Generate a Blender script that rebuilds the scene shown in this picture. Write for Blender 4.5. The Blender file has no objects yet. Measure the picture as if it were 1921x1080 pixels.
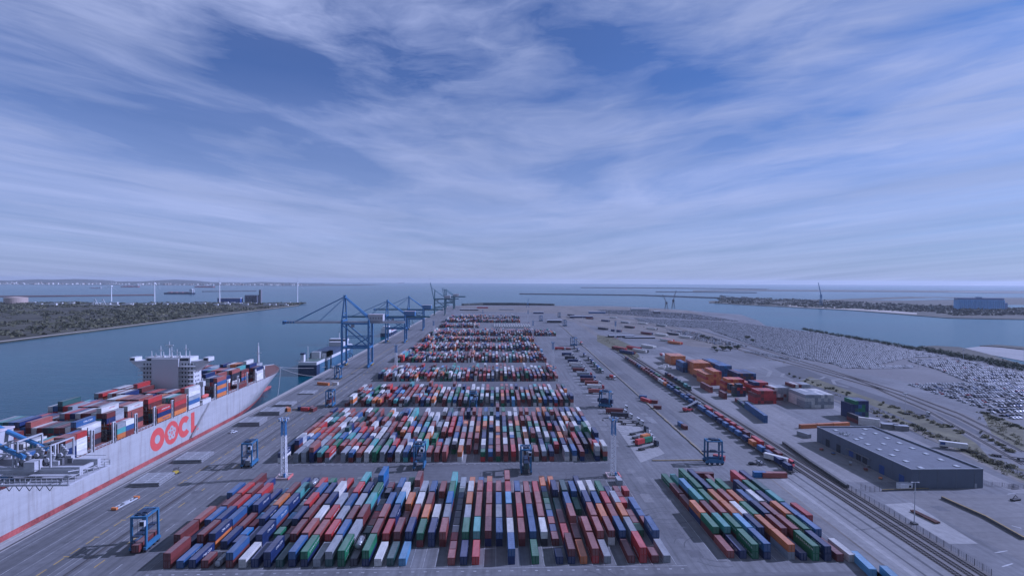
SKYM, HAZE, N_CONT, N_CARS = 0.8, 4e-5, 300, 300
import bpy, bmesh, math, random
from mathutils import Vector, Matrix
from mathutils.bvhtree import BVHTree
R = math.radians
rnd = random.Random(11)
sc = bpy.context.scene
col = sc.collection

# ---------------------------------------------------------------- camera
CAM_H, FPX = 98.0, 1000.0
YAW, PITCH, ROLL = 3.04844018e-02, -1.38968693e-02, 4.59196145e-03
def cam_axes():
    cy, sy, cp, sp = math.cos(YAW), math.sin(YAW), math.cos(PITCH), math.sin(PITCH)
    fwd = Vector((sy*cp, cy*cp, sp))
    right0 = Vector((cy, -sy, 0))
    up0 = right0.cross(fwd)
    c, s = math.cos(ROLL), math.sin(ROLL)
    right = right0*c + up0*s
    up = up0*c - right0*s
    return right, up, fwd
CR, CU, CF = cam_axes()
def ray(u, v):
    return (CR*((u-960.5)/FPX) + CU*(-(v-540)/FPX) + CF)
def gp(u, v, z=0.0):
    """ground point seen at a place of the photograph"""
    d = ray(u, v); t = (z-CAM_H)/d.z
    return d.x*t, d.y*t
cd = bpy.data.cameras.new('camera')
cam = bpy.data.objects.new('camera', cd); col.objects.link(cam)
M3 = Matrix((CR, CU, -CF)).transposed()
cam.matrix_world = Matrix.Translation((0, 0, CAM_H)) @ M3.to_4x4()
cd.sensor_width = 36; cd.lens = 36*FPX/1921; cd.clip_start = 1; cd.clip_end = 60000
sc.camera = cam

# ---------------------------------------------------------------- materials
def lin(c):
    c = c/255
    return c/12.92 if c <= .04045 else ((c+.055)/1.055)**2.4
def rgb(r, g, b): return (lin(r), lin(g), lin(b), 1)
MATS = {}
class NT:
    def __init__(s, m):
        m.use_nodes = True
        s.t = m.node_tree; s.n = s.t.nodes; s.l = s.t.links
        s.n.clear()
    def new(s, typ, **kw):
        n = s.n.new(typ)
        for k, v in kw.items():
            if k in n.inputs.keys() if isinstance(k, str) else False: n.inputs[k].default_value = v
            else: setattr(n, k, v)
        return n
    def lk(s, a, b): s.l.new(a, b)
    def noise(s, vec, scale, detail=3, rough=.55, dist=0.):
        n = s.new('ShaderNodeTexNoise'); n.inputs['Scale'].default_value = scale
        n.inputs['Detail'].default_value = detail; n.inputs['Roughness'].default_value = rough
        n.inputs['Distortion'].default_value = dist
        if vec is not None: s.lk(vec, n.inputs['Vector'])
        return n.outputs['Fac']
    def ramp(s, fac, stops):
        n = s.new('ShaderNodeValToRGB'); e = n.color_ramp.elements
        while len(e) < len(stops): e.new(.5)
        for i, (p, c) in enumerate(stops):
            e[i].position = p; e[i].color = c if len(c) == 4 else (*c, 1)
        s.lk(fac, n.inputs['Fac']); return n.outputs['Color']
    def mix(s, a, b, fac, mode='MIX'):
        n = s.new('ShaderNodeMix', data_type='RGBA', blend_type=mode)
        for sock, val in ((n.inputs[6], a), (n.inputs[7], b), (n.inputs[0], fac)):
            if isinstance(val, (tuple, list)): sock.default_value = val
            elif isinstance(val, (int, float)): sock.default_value = val
            else: s.lk(val, sock)
        return n.outputs[2]
    def math(s, op, a, b=None, clamp=False):
        n = s.new('ShaderNodeMath', operation=op); n.use_clamp = clamp
        for i, val in ((0, a), (1, b)):
            if val is None: continue
            if isinstance(val, (int, float)): n.inputs[i].default_value = val
            else: s.lk(val, n.inputs[i])
        return n.outputs[0]
    def scaled(s, vec, sx, sy, sz, rz=0):
        n = s.new('ShaderNodeMapping'); n.inputs['Scale'].default_value = (sx, sy, sz)
        n.inputs['Rotation'].default_value = (0, 0, rz)
        s.lk(vec, n.inputs['Vector']); return n.outputs['Vector']
    def out(s, color, rough=.6, metal=0., bump=None, bstr=.3, bdist=.05, spec=.5):
        p = s.new('ShaderNodeBsdfPrincipled'); o = s.new('ShaderNodeOutputMaterial')
        if isinstance(color, (tuple, list)): p.inputs['Base Color'].default_value = color
        else: s.lk(color, p.inputs['Base Color'])
        if isinstance(rough, (int, float)): p.inputs['Roughness'].default_value = rough
        else: s.lk(rough, p.inputs['Roughness'])
        p.inputs['Metallic'].default_value = metal
        p.inputs['Specular IOR Level'].default_value = spec
        if bump is not None:
            b = s.new('ShaderNodeBump'); b.inputs['Strength'].default_value = bstr; b.inputs['Distance'].default_value = bdist
            s.lk(bump, b.inputs['Height']); s.lk(b.outputs['Normal'], p.inputs['Normal'])
        s.lk(p.outputs['BSDF'], o.inputs['Surface']); return p
def mat(name, c, rough=.6, metal=0., var=.18, scale=.6, spec=.5):
    """painted or bare surface with patchy weathering"""
    if name in MATS: return MATS[name]
    m = bpy.data.materials.new(name); t = NT(m)
    tc = t.new('ShaderNodeTexCoord').outputs['Object']
    n1 = t.noise(tc, scale, 4, .6); n2 = t.noise(tc, scale*9, 2, .6)
    f = t.math('ADD', t.math('MULTIPLY', n1, .7), t.math('MULTIPLY', n2, .3))
    dark = tuple(x*(1-var*1.6) for x in c[:3])+(1,); lite = tuple(min(1, x*(1+var)) for x in c[:3])+(1,)
    t.out(t.ramp(f, [(.3, dark), (.7, lite)]), rough, metal, spec=spec)
    MATS[name] = m; return m
def ground_mat(name, c, streak=.0, var=.25, big=.012, rough=.85, sx=.5, sy=.012, rz=-.03, spec=.3):
    """worn paving: large patches, tyre streaks along the lanes, grain"""
    if name in MATS: return MATS[name]
    m = bpy.data.materials.new(name); t = NT(m)
    pos = t.new('ShaderNodeNewGeometry').outputs['Position']
    a = t.noise(pos, big, 6, .62, .4); b = t.noise(pos, .35, 4, .6)
    st = t.noise(t.scaled(pos, sx, sy, 1, rz), 1.0, 4, .65)
    spot = t.noise(pos, .11, 3, .5)
    base = t.ramp(a, [(.3, tuple(x*(1-var) for x in c[:3])), (.72, tuple(x*(1+var*.8) for x in c[:3]))])
    base = t.mix(base, (.5, .5, .5, 1), .0)
    g = t.ramp(b, [(.3, (.86, .86, .86)), (.7, (1.12, 1.12, 1.12))])
    base = t.mix(base, g, 1.0, 'MULTIPLY')
    s2 = t.ramp(st, [(.32, (1-streak, 1-streak, 1-streak)), (.5, (1, 1, 1)), (.72, (1+streak*.8,)*3)])
    base = t.mix(base, s2, 1.0, 'MULTIPLY')
    sp = t.ramp(spot, [(.25, (.72, .72, .72)), (.36, (1, 1, 1))])
    base = t.mix(base, sp, .8, 'MULTIPLY')
    t.out(base, rough, spec=spec)
    MATS[name] = m; return m

def paint_attr(name, rough=.5, grime=.35, rust=True):
    """paint whose colour is stored on the mesh, with dirt and fading"""
    m = bpy.data.materials.new(name); t = NT(m)
    at = t.new('ShaderNodeAttribute'); at.attribute_name = 'paint'
    pos = t.new('ShaderNodeNewGeometry').outputs['Position']
    oi = t.new('ShaderNodeObjectInfo').outputs['Random']
    n1 = t.noise(t.scaled(pos, 1, .35, 1.6), .55, 4, .65)
    n2 = t.noise(t.scaled(pos, 2.2, 2.2, .35), 1.4, 3, .7)
    k = t.ramp(n1, [(.3, (.72, .72, .72)), (.68, (1.12, 1.12, 1.12))])
    c = t.mix(at.outputs['Color'], k, grime*2, 'MULTIPLY')
    h = t.math('ADD', t.math('MULTIPLY', oi, .3), .85)
    hc = t.new('ShaderNodeCombineXYZ')
    for i in range(3): t.lk(h, hc.inputs[i])
    c = t.mix(c, hc.outputs[0], 1., 'MULTIPLY')
    if rust:
        f = t.ramp(n2, [(.63, (0, 0, 0)), (.74, (1, 1, 1))])
        c = t.mix(c, (.10, .055, .035, 1), t.math('MULTIPLY', f, .4))
    t.out(c, rough, spec=.4)
    return m
M_CONT = paint_attr('container_paint', .5, .48)
M_CAR = paint_attr('car_paint', .55, .05, False)

# ---------------------------------------------------------------- meshes
class MB:
    def __init__(s): s.v = []; s.f = []; s.m = []; s.c = []
    def face(s, pts, m=0, c=None):
        b = len(s.v); s.v += [tuple(p) for p in pts]
        s.f.append(tuple(range(b, b+len(pts)))); s.m.append(m); s.c.append(c)
    def hexa(s, p, m=0, c=None, skip=()):
        b = len(s.v); s.v += [tuple(q) for q in p]
        for i, q in enumerate(((3, 2, 1, 0), (4, 5, 6, 7), (0, 1, 5, 4), (1, 2, 6, 5), (2, 3, 7, 6), (3, 0, 4, 7))):
            if i in skip: continue
            s.f.append(tuple(b+k for k in q)); s.m.append(m); s.c.append(c)
    def box(s, x0, x1, y0, y1, z0, z1, m=0, c=None, skip=()):
        s.hexa(((x0, y0, z0), (x1, y0, z0), (x1, y1, z0), (x0, y1, z0), (x0, y0, z1), (x1, y0, z1), (x1, y1, z1), (x0, y1, z1)), m, c, skip)
    def bar(s, a, b, w, h=None, m=0, c=None):
        h = h or w; a = Vector(a); b = Vector(b); d = (b-a).normalized()
        ref = Vector((0, 0, 1)) if abs(d.z) < .9 else Vector((0, 1, 0))
        x = d.cross(ref).normalized()*(w/2); y = x.cross(d).normalized()*(h/2)
        s.hexa((a-x-y, a+x-y, b+x-y, b-x-y, a-x+y, a+x+y, b+x+y, b-x+y), m, c)
    def tube(s, a, b, r, n=8, m=0, r2=None, caps=True, c=None):
        r2 = r if r2 is None else r2
        a = Vector(a); b = Vector(b); d = (b-a).normalized()
        ref = Vector((0, 0, 1)) if abs(d.z) < .9 else Vector((1, 0, 0))
        x = d.cross(ref).normalized(); y = x.cross(d).normalized()
        k = len(s.v)
        for o, rr in ((a, r), (b, r2)):
            for i in range(n):
                t = 2*math.pi*i/n
                s.v.append(tuple(o + x*(rr*math.cos(t)) + y*(rr*math.sin(t))))
        for i in range(n):
            j = (i+1) % n
            s.f.append((k+i, k+j, k+n+j, k+n+i)); s.m.append(m); s.c.append(c)
        if caps:
            s.f.append(tuple(k+i for i in reversed(range(n)))); s.f.append(tuple(k+n+i for i in range(n)))
            s.m += [m, m]; s.c += [c, c]
    def prism(s, poly, z0, z1, m=0, c=None, bottom=False, top=True):
        n = len(poly); k = len(s.v)
        s.v += [(x, y, z0) for x, y in poly] + [(x, y, z1) for x, y in poly]
        for i in range(n):
            j = (i+1) % n
            s.f.append((k+i, k+j, k+n+j, k+n+i)); s.m.append(m); s.c.append(c)
        if top: s.f.append(tuple(range(k+n, k+2*n))); s.m.append(m); s.c.append(c)
        if bottom: s.f.append(tuple(reversed(range(k, k+n)))); s.m.append(m); s.c.append(c)
    def mesh(s, name, mats):
        me = bpy.data.meshes.new(name); me.from_pydata(s.v, [], s.f)
        for m in mats: me.materials.append(m)
        me.polygons.foreach_set('material_index', s.m)
        if any(c is not None for c in s.c):
            at = me.attributes.new('paint', 'FLOAT_COLOR', 'CORNER')
            buf = []
            for f, c in zip(s.f, s.c):
                buf += list(c or (.5, .5, .5, 1))*len(f)
            at.data.foreach_set('color', buf)
        bm = bmesh.new(); bm.from_mesh(me); bmesh.ops.recalc_face_normals(bm, faces=bm.faces); bm.to_mesh(me); bm.free()
        me.update(); return me
    def build(s, name, mats, parent=None, smooth=False):
        if not isinstance(mats, (list, tuple)): mats = [mats]
        me = s.mesh(name, mats)
        o = bpy.data.objects.new(name, me); col.objects.link(o)
        if smooth: me.polygons.foreach_set('use_smooth', [True]*len(me.polygons))
        if parent: o.parent = parent
        return o
def tag(o, label=None, cat=None, group=None, kind=None):
    if label: o['label'] = label
    if cat: o['category'] = cat
    if group: o['group'] = group
    if kind: o['kind'] = kind
    return o
def empty(name, loc, rz=0., label=None, cat=None, group=None):
    o = bpy.data.objects.new(name, None); col.objects.link(o); o.empty_display_size = .5
    o.location = loc; o.rotation_euler.z = rz
    return tag(o, label, cat, group)
CH = {}
def copy_tree(o, parent=None):
    c = o.copy(); col.objects.link(c)
    if parent is not None: c.parent = parent
    for ch in o.children: copy_tree(ch, c)
    return c
def sheet(name, poly, z, m, label=None, kind='structure'):
    """flat ground sheet from a polygon"""
    b = MB(); b.face([(x, y, z) for x, y in poly])
    o = b.build(name, m)
    bm = bmesh.new(); bm.from_mesh(o.data); bmesh.ops.triangulate(bm, faces=bm.faces)
    for f in bm.faces:
        if f.normal.z < 0: f.normal_flip()
    bm.to_mesh(o.data); bm.free()
    return tag(o, label, None, None, kind)
def text_mesh(s, size, m, width=None, name='lettering', bold=0.):
    cu = bpy.data.curves.new('lettering', 'FONT'); cu.body = s; cu.size = size; cu.offset = bold
    cu.align_x = 'CENTER'; cu.align_y = 'CENTER'; cu.resolution_u = 2
    ob = bpy.data.objects.new('lettering', cu); col.objects.link(ob)
    dg = bpy.context.evaluated_depsgraph_get(); dg.update()
    me = bpy.data.meshes.new_from_object(ob.evaluated_get(dg)); bpy.data.objects.remove(ob); bpy.data.curves.remove(cu)
    if width:
        xs = [v.co.x for v in me.vertices]; k = width/(max(xs)-min(xs))
        for v in me.vertices: v.co.x *= k
    me.materials.clear(); me.materials.append(m); me.name = name
    return me
ORD = 'first second third fourth fifth sixth seventh eighth ninth tenth eleventh twelfth thirteenth fourteenth fifteenth sixteenth seventeenth eighteenth nineteenth twentieth'.split()
def nth(i):
    """0 -> first"""
    i += 1
    if i <= 20: return ORD[i-1]
    tens = {2: 'twenty', 3: 'thirty', 4: 'forty', 5: 'fifty', 6: 'sixty', 7: 'seventy', 8: 'eighty', 9: 'ninety'}
    t, u = divmod(i, 10)
    if u == 0: return tens[t][:-1]+'ieth'
    return tens[t]+'-'+ORD[u-1]
# ---------------------------------------------------------------- light, sky, air
SUN_EL, SUN_AZ = R(33), R(10)      # azimuth measured from +X towards +Y
sun_dir = Vector((math.cos(SUN_EL)*math.cos(SUN_AZ), math.cos(SUN_EL)*math.sin(SUN_AZ), math.sin(SUN_EL)))
sl = bpy.data.lights.new('sun', 'SUN'); sl.energy = 5.0; sl.angle = R(.53); sl.color = (1, .93, .83)
so = bpy.data.objects.new('sun', sl); col.objects.link(so)
so.rotation_euler = (-sun_dir).to_track_quat('-Z', 'Y').to_euler()
w = bpy.data.worlds.new('World'); sc.world = w; w.use_nodes = True
t = NT.__new__(NT); t.t = w.node_tree; t.n = t.t.nodes; t.l = t.t.links; t.n.clear()
sky = t.n.new('ShaderNodeTexSky'); sky.sky_type = 'NISHITA'; sky.sun_disc = False
sky.sun_elevation = SUN_EL; sky.sun_rotation = R(90)-SUN_AZ; sky.altitude = 50; sky.air_density = 1.0; sky.dust_density = 1.2; sky.ozone_density = 1.6
gen = t.n.new('ShaderNodeTexCoord').outputs['Generated']
sx = t.n.new('ShaderNodeSeparateXYZ'); t.lk(gen, sx.inputs[0])
zz = t.math('MAXIMUM', t.math('ADD', sx.outputs['Z'], .17), .03)
px_ = t.math('DIVIDE', sx.outputs['X'], zz); py_ = t.math('DIVIDE', sx.outputs['Y'], zz)
# streaks follow parabolas across the sky plane, so they fan out to both sides
q_ = t.math('ADD', py_, t.math('MULTIPLY', t.math('MULTIPLY', px_, px_), .34))
cb = t.n.new('ShaderNodeCombineXYZ'); t.lk(px_, cb.inputs[0]); t.lk(q_, cb.inputs[1]); cb.inputs[2].default_value = 3.7
P0 = cb.outputs[0]
wn = t.n.new('ShaderNodeTexNoise'); wn.inputs['Scale'].default_value = .8; wn.inputs['Detail'].default_value = 4; t.lk(P0, wn.inputs['Vector'])
wv = t.n.new('ShaderNodeVectorMath'); wv.operation = 'SUBTRACT'; t.lk(wn.outputs['Color'], wv.inputs[0]); wv.inputs[1].default_value = (.5, .5, .5)
ws = t.n.new('ShaderNodeVectorMath'); ws.operation = 'SCALE'; t.lk(wv.outputs[0], ws.inputs[0]); ws.inputs['Scale'].default_value = .8
wa = t.n.new('ShaderNodeVectorMath'); wa.operation = 'ADD'; t.lk(P0, wa.inputs[0]); t.lk(ws.outputs[0], wa.inputs[1])
P1 = wa.outputs[0]
# clear lanes between the cirrus banks, where the wind has torn the sheet open
cq = t.n.new('ShaderNodeCombineXYZ'); t.lk(px_, cq.inputs[0]); t.lk(py_, cq.inputs[1])
wb = t.n.new('ShaderNodeVectorMath'); wb.operation = 'MULTIPLY_ADD'; t.lk(wv.outputs[0], wb.inputs[0]); wb.inputs[1].default_value = (1.3, .9, 0); t.lk(cq.outputs[0], wb.inputs[2])
gap = None
for gx, gy, gr in ((-.75, 1.95, .42), (-.15, 1.74, .40), (.32, 1.80, .42), (.62, 2.0, .34), (1.18, 2.28, .40), (1.08, 2.75, .42), (1.45, 2.1, .32), (-1.7, 2.6, .5), (-.9, 3.0, .45), (.5, 3.3, .4)):
    dn = t.n.new('ShaderNodeVectorMath'); dn.operation = 'DISTANCE'; t.lk(wb.outputs[0], dn.inputs[0]); k_ = (1/gy)/(1/gy+.07); dn.inputs[1].default_value = (gx*k_, gy*k_, 0)
    g_ = t.math('SUBTRACT', 1., t.math('DIVIDE', dn.outputs['Value'], gr), True)
    gap = g_ if gap is None else t.math('MAXIMUM', gap, g_)
big = t.noise(t.scaled(P1, .8, 1.0, 1, R(-12)), 1.15, 5, .55, .2)
mid = t.noise(t.scaled(P1, 1.2, 1.9, 1, R(-14)), 1.6, 9, .62, .3)
fine = t.noise(t.scaled(P1, 3.2, 6.5, 1, R(-26)), 2.1, 7, .68, .4)
patch = t.ramp(t.noise(t.scaled(P1, .8, .8, 1), 1.3, 3, .5), [(.42, (0, 0, 0)), (.62, (1, 1, 1))])
fine = t.math('ADD', t.math('MULTIPLY', t.math('MULTIPLY', t.math('SUBTRACT', fine, .5), patch), .25), .0)
cov = t.math('ADD', t.math('ADD', t.math('MULTIPLY', big, .5), t.math('MULTIPLY', mid, .5)), fine)
cov = t.math('SUBTRACT', cov, t.math('MULTIPLY', gap, .21))
mask = t.ramp(cov, [(.34, (.16, .16, .16)), (.47, (.54, .54, .54)), (.55, (.80, .80, .80)), (.66, (1, 1, 1))])
hz = t.ramp(sx.outputs['Z'], [(.0, (1, 1, 1)), (.12, (.72, .72, .72)), (.34, (.0, .0, .0))])
mask2 = t.mix(mask, (.80, .80, .80, 1), t.math('MULTIPLY', hz, .85))
shade = t.noise(t.scaled(P1, .6, 1.3, 1, R(15)), 1.1, 5, .6)
ccol = t.ramp(shade, [(.3, (7.9, 7.9, 6.5)), (.7, (10.6, 10.3, 8.4))])
fin = t.mix(t.mix(sky.outputs[0], (SKYM*.56, SKYM*.98, SKYM*1.15, 1), 1., 'MULTIPLY'), ccol, t.math('MULTIPLY', mask2, .90))
bg = t.n.new('ShaderNodeBackground'); bg.inputs['Strength'].default_value = .068
t.lk(fin, bg.inputs['Color'])
wo = t.n.new('ShaderNodeOutputWorld'); t.lk(bg.outputs[0], wo.inputs['Surface'])
vs = sc.view_settings
vs.view_transform = 'Standard'; vs.look = 'None'; vs.gamma = 1; vs.exposure = -.30
sc.view_settings.use_curve_mapping = False
# the photograph is printed far to the blue side: the camera's white balance
vs.use_white_balance = True; vs.white_balance_temperature = 4480; vs.white_balance_tint = 38
sc.cycles.max_bounces = 5; sc.cycles.diffuse_bounces = 2; sc.cycles.glossy_bounces = 2; sc.cycles.transmission_bounces = 2
sc.cycles.volume_bounces = 0; sc.cycles.use_denoising = True
sc.cycles.caustics_reflective = False; sc.cycles.caustics_refractive = False

b = MB(); b.box(-19500, 19500, -1500, 19500, -4.2, 137)
hm = bpy.data.materials.new('haze_air'); t = NT(hm)
pv = t.new('ShaderNodeVolumePrincipled'); pv.inputs['Color'].default_value = (.86, .92, 1, 1); pv.inputs['Density'].default_value = HAZE; pv.inputs['Anisotropy'].default_value = .2
o_ = t.new('ShaderNodeOutputMaterial'); t.lk(pv.outputs[0], o_.inputs['Volume'])
if HAZE > 0: tag(b.build('haze', hm), None, None, None, 'stuff')

# ---------------------------------------------------------------- materials of the setting
m_water = bpy.data.materials.new('harbour_water'); t = NT(m_water)
pos = t.new('ShaderNodeNewGeometry').outputs['Position']
n1 = t.noise(t.scaled(pos, .02, .05, 1, .4), 1., 5, .6); n2 = t.noise(t.scaled(pos, .12, .25, 1, .5), 1., 4, .65)
wc = t.ramp(t.noise(t.scaled(pos, .0011, .004, 1), 1., 5, .6), [(.35, (.002, .050, .076)), (.65, (.005, .076, .102))])
hsum = t.math('ADD', t.math('MULTIPLY', n1, .6), t.math('MULTIPLY', n2, .4))
rip = t.ramp(t.noise(t.scaled(pos, .035, .16, 1, .25), 1., 6, .7), [(.3, (.78, .80, .82)), (.7, (1.2, 1.18, 1.16))])
wc = t.mix(wc, rip, 1., 'MULTIPLY')
t.out(wc, .22, bump=hsum, bstr=.8, bdist=1.4, spec=.12)
asph = ground_mat('asphalt', (.150, .150, .152), .24, .30)
apron = ground_mat('apron', (.140, .140, .142), .34, .26, rz=.0, sy=.008)
asph_dk = ground_mat('asphalt_dark', (.088, .089, .093), .10, .2)
conc = ground_mat('concrete', (.20, .197, .192), .16, .15)
runway = ground_mat('runway_concrete', (.165, .164, .163), .3, .25)
quay_conc = ground_mat('quay_concrete', (.30, .285, .27), .16, .15)
conc_lt = ground_mat('concrete_light', (.27, .265, .255), .12, .14)
dirt = ground_mat('dry_dirt', (.165, .15, .13), .3, .35, .02)
ballast = ground_mat('ballast', (.16, .150, .140), .25, .2, sx=1.2, sy=.02)
scrub = ground_mat('scrub_soil', (.066, .062, .040), .35, .55, .010, .95, .004, .03, 0)
sand = ground_mat('sand', (.36, .33, .28), .05, .15)
marsh = ground_mat('marsh', (.085, .082, .060), .2, .4, .006, .95, .03, .004)
grass_m = ground_mat('dry_grass', (.115, .108, .062), .1, .4, .05)
white_line = mat('line_paint', (.36, .36, .355, 1), .7, var=.4, scale=.25)
yel_line = mat('yellow_line', (.42, .28, .045, 1), .7, var=.3, scale=.4)
steel_dk = mat('rail_steel', (.055, .05, .048, 1), .45, .3)

# ---------------------------------------------------------------- water and land
b = MB(); b.face([(-19000, -1000, -3), (19000, -1000, -3), (19000, 19000, -3), (-19000, 19000, -3)])
tag(b.build('sea_water', m_water), None, None, None, 'structure')
def land(name, poly, m, z=0., z0=-4.0):
    b = MB(); b.prism(poly, z0, z); o = b.build(name, m); return tag(o, None, None, None, 'structure')
QX = -182.0
land('terminal_ground', [(QX, -300), (900, -300), (900, 330), (622, 480), (617, 602), (632, 762), (630, 1030), (590, 1138), (660, 1320), (728, 1560), (600, 1900), (458, 2075), (100, 2110), (-140, 2090), (QX, 2040)], asph)
b = MB(); b.box(QX-.6, QX+1.0, -300, 2040, -3.6, .35)
for i in range(90):
    y = 150+i*9.5; b.box(QX-1.6, QX-.6, y, y+1.6, -2.6, -.2, 1)
tag(b.build('quay_edge', [mat('cope_concrete', (.30, .29, .27, 1), .85), mat('fender_rubber', (.03, .03, .032, 1), .8)]), None, None, None, 'structure')
sheet('quay_apron', [(QX+1, -200), (-116, -200), (-116, 2000), (QX+1, 2000)], .004, apron)
sheet('quay_strip', [(QX+1, -200), (-176.5, -200), (-176.5, 1990), (QX+1, 1990)], .010, quay_conc)
# crane rails, lane lines and dashes along the quay
b = MB()
for x, wd in ((-177.8, .9), (-142.2, .7), (-141.2, .3)): b.box(x-wd/2, x+wd/2, -100, 1990, .0, .03)
tag(b.build('crane_rail_track', steel_dk), None, None, None, 'structure')
b = MB()
for x in (-158.2, -147.4, -145.0, -171.5, -163.4, -139.0): b.box(x-.09, x+.09, 120, 1400, .012, .016)
for k in range(70):
    y = 150+k*15
    b.box(-128-.14, -128+.14, y, y+6, .012, .016)
tag(b.build('quay_lane_marking', white_line), None, None, None, 'structure')
b = MB()
for k in range(110):
    y = 150+k*7.2
    b.box(-151.3, -150.9, y, y+4.4, .012, .017)
    if k % 2: b.box(-152.1, -150.1, y+5.2, y+5.7, .012, .017)
for k in range(40):
    y = 152+k*16; b.box(-136.2, -135.8, y, y+5, .012, .017)
tag(b.build('yellow_dash_marking', yel_line), None, None, None, 'structure')

# ---------------------------------------------------------------- terminal paving
X0, PITCH_L, SLOT = -110.9, 4.17, 12.7
BLOCKS = [(182.6, 6), (287.5, 8), (413.8, 5), (517.5, 5), (636.5, 5), (738, 5), (845, 4), (940, 6), (1096, 5), (1238, 5), (1360, 5)]
b = MB(); bw = MB(); by = MB()
for bi, (y0, ns) in enumerate(BLOCKS[:6]):
    y1 = y0+ns*SLOT
    for i in range(-1, 43):
        x = X0+(i-.5)*PITCH_L
        b.box(x-.45, x+.45, y0-1.5, y1+1.5, .004, .012)     # concrete wheel runways
        bw.box(x+.75, x+.9, y0-1, y1+1, .004, .012)
        if bi < 2: bw.box(x+PITCH_L/2-.5, x+PITCH_L/2+.5, y0-3.9, y0-3.5, .004, .012)
    bw.box(X0-4, X0+43*PITCH_L-2, y0-1.9, y0-1.7, .004, .012)
tag(b.build('stack_runway', runway), None, None, None, 'structure')
tag(bw.build('stack_line_marking', white_line), None, None, None, 'structure')
b = MB(); bw = MB()
for j in range(-1, 12):
    x = 83.8+(j-.5)*PITCH_L
    b.box(x-.45, x+.45, 183, 262, .004, .012); bw.box(x+.75, x+.9, 183, 262, .004, .012)
tag(b.build('stack_runway', runway), None, None, None, 'structure')
tag(bw.build('stack_line_marking', white_line), None, None, None, 'structure')
# cross aisles slightly darker with tyre arcs
for (y0, ns), (y1, _) in zip(BLOCKS[:5], BLOCKS[1:6]):
    sheet('cross_aisle', [(X0-3, y0+ns*SLOT+2), (64, y0+ns*SLOT+2), (64, y1-3), (X0-3, y1-3)], .004, ground_mat('aisle_asphalt', (.122, .122, .126), .2, .2, sx=.02, sy=.6, rz=0))
sheet('front_aisle', [(X0-3, 120), (130, 120), (130, 176), (X0-3, 176)], .004, MATS['aisle_asphalt'])
# lorry parking pads, hatched bays, kerbs
def skew(x, y): return (x+.03*y, y)
pad = [gp(1136, 772), gp(1150, 770), gp(1200, 800), gp(1247, 850), gp(1202, 867)]
sheet('lorry_pad', pad, .006, conc_lt)
b = MB()
for k in range(14):
    y = 388+k*13.2
    b.bar((78, y+1, .016), (91, y-.9, .016), 1.2, .008)
tag(b.build('lorry_bay_marking', white_line), None, None, None, 'structure')
b = MB()
for k in range(7):
    y = 366+k*2.4; x = 108+.027*(y-366)
    b.bar((x-.5, y, .012), (x+4.5, y-1.2, .012), .7, .008)
tag(b.build('hatched_marking', white_line), None, None, None, 'structure')
KX = lambda y: 110.6+.0272*y
b = MB()
y = 292
while y < 1320:
    y1 = y+18; b.hexa(((KX(y)-.7, y, 0), (KX(y)+.7, y, 0), (KX(y1)+.7, y1, 0), (KX(y1)-.7, y1, 0), (KX(y)-.7, y, .5), (KX(y)+.7, y, .5), (KX(y1)+.7, y1, .5), (KX(y1)-.7, y1, .5))); y = y1+.25
b.box(86, 118, 287.2, 288.2, 0, .5)
tag(b.build('kerb', mat('kerb_concrete', (.22, .20, .16, 1), .9, var=.3)), None, None, None, 'structure')
b = MB()
b.box(86, 118, 286.9, 287.15, .505, .52); 
for k in range(8): b.box(KX(292+k*18)-.75, KX(292+k*18)-.55, 292+k*18, 302+k*18, .505, .52)
tag(b.build('kerb_yellow_marking', yel_line), None, None, None, 'structure')
# rail terminal: slightly skewed lanes, x = c + .03 y
def strip(name, c0, c1, y0, y1, m, z):
    return sheet(name, [skew(c0, y0), skew(c1, y0), skew(c1, y1), skew(c0, y1)], z, m)
strip('rail_yard_road', 122, 138, 100, 700, ground_mat('yard_asphalt', (.165, .163, .160), .16, .2), .004)
strip('rail_yard_strip', 129.5, 158.5, 100, 282, conc, .008)
strip('rail_ballast', 148.5, 161.8, 100, 1500, ballast, .012)
strip('loading_road', 163, 205, 255, 700, ground_mat('pale_asphalt', (.205, .200, .195), .14, .16), .004)
strip('concrete_band', 134.4, 136.4, 100, 268, conc_lt, .014)
strip('concrete_band', 138.6, 139.4, 100, 268, asph_dk, .014)
strip('concrete_band', 144.0, 145.2, 100, 275, asph_dk, .014)
strip('groove_band', 129.0, 129.9, 100, 262, dirt, .016)
# near lot on the right of the tracks
sheet('pallet_pad', [gp(1660, 945), gp(1710, 942), gp(1835, 1019), gp(1780, 1019)], .008, conc_lt)
sheet('depot_yard', [(186, 100), (500, 100), (420, 232), (186, 241)], .004, ground_mat('depot_asphalt', (.158, .154, .150), .14, .18, sx=.02, sy=.3, rz=.1))
b = MB()
for k in range(5):
    a = gp(1812+k*3, 1000+k*0, 0)
for (u, v, u2, v2) in ((1880, 1062, 1900, 1056), (1866, 1036, 1890, 1032), (1898, 985, 1916, 990), (1890, 926, 1905, 924)):
    p, q = gp(u, v), gp(u2, v2); b.bar((*p, .014), (*q, .014), .5, .008)
tag(b.build('arrow_marking', white_line), None, None, None, 'structure')
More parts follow.
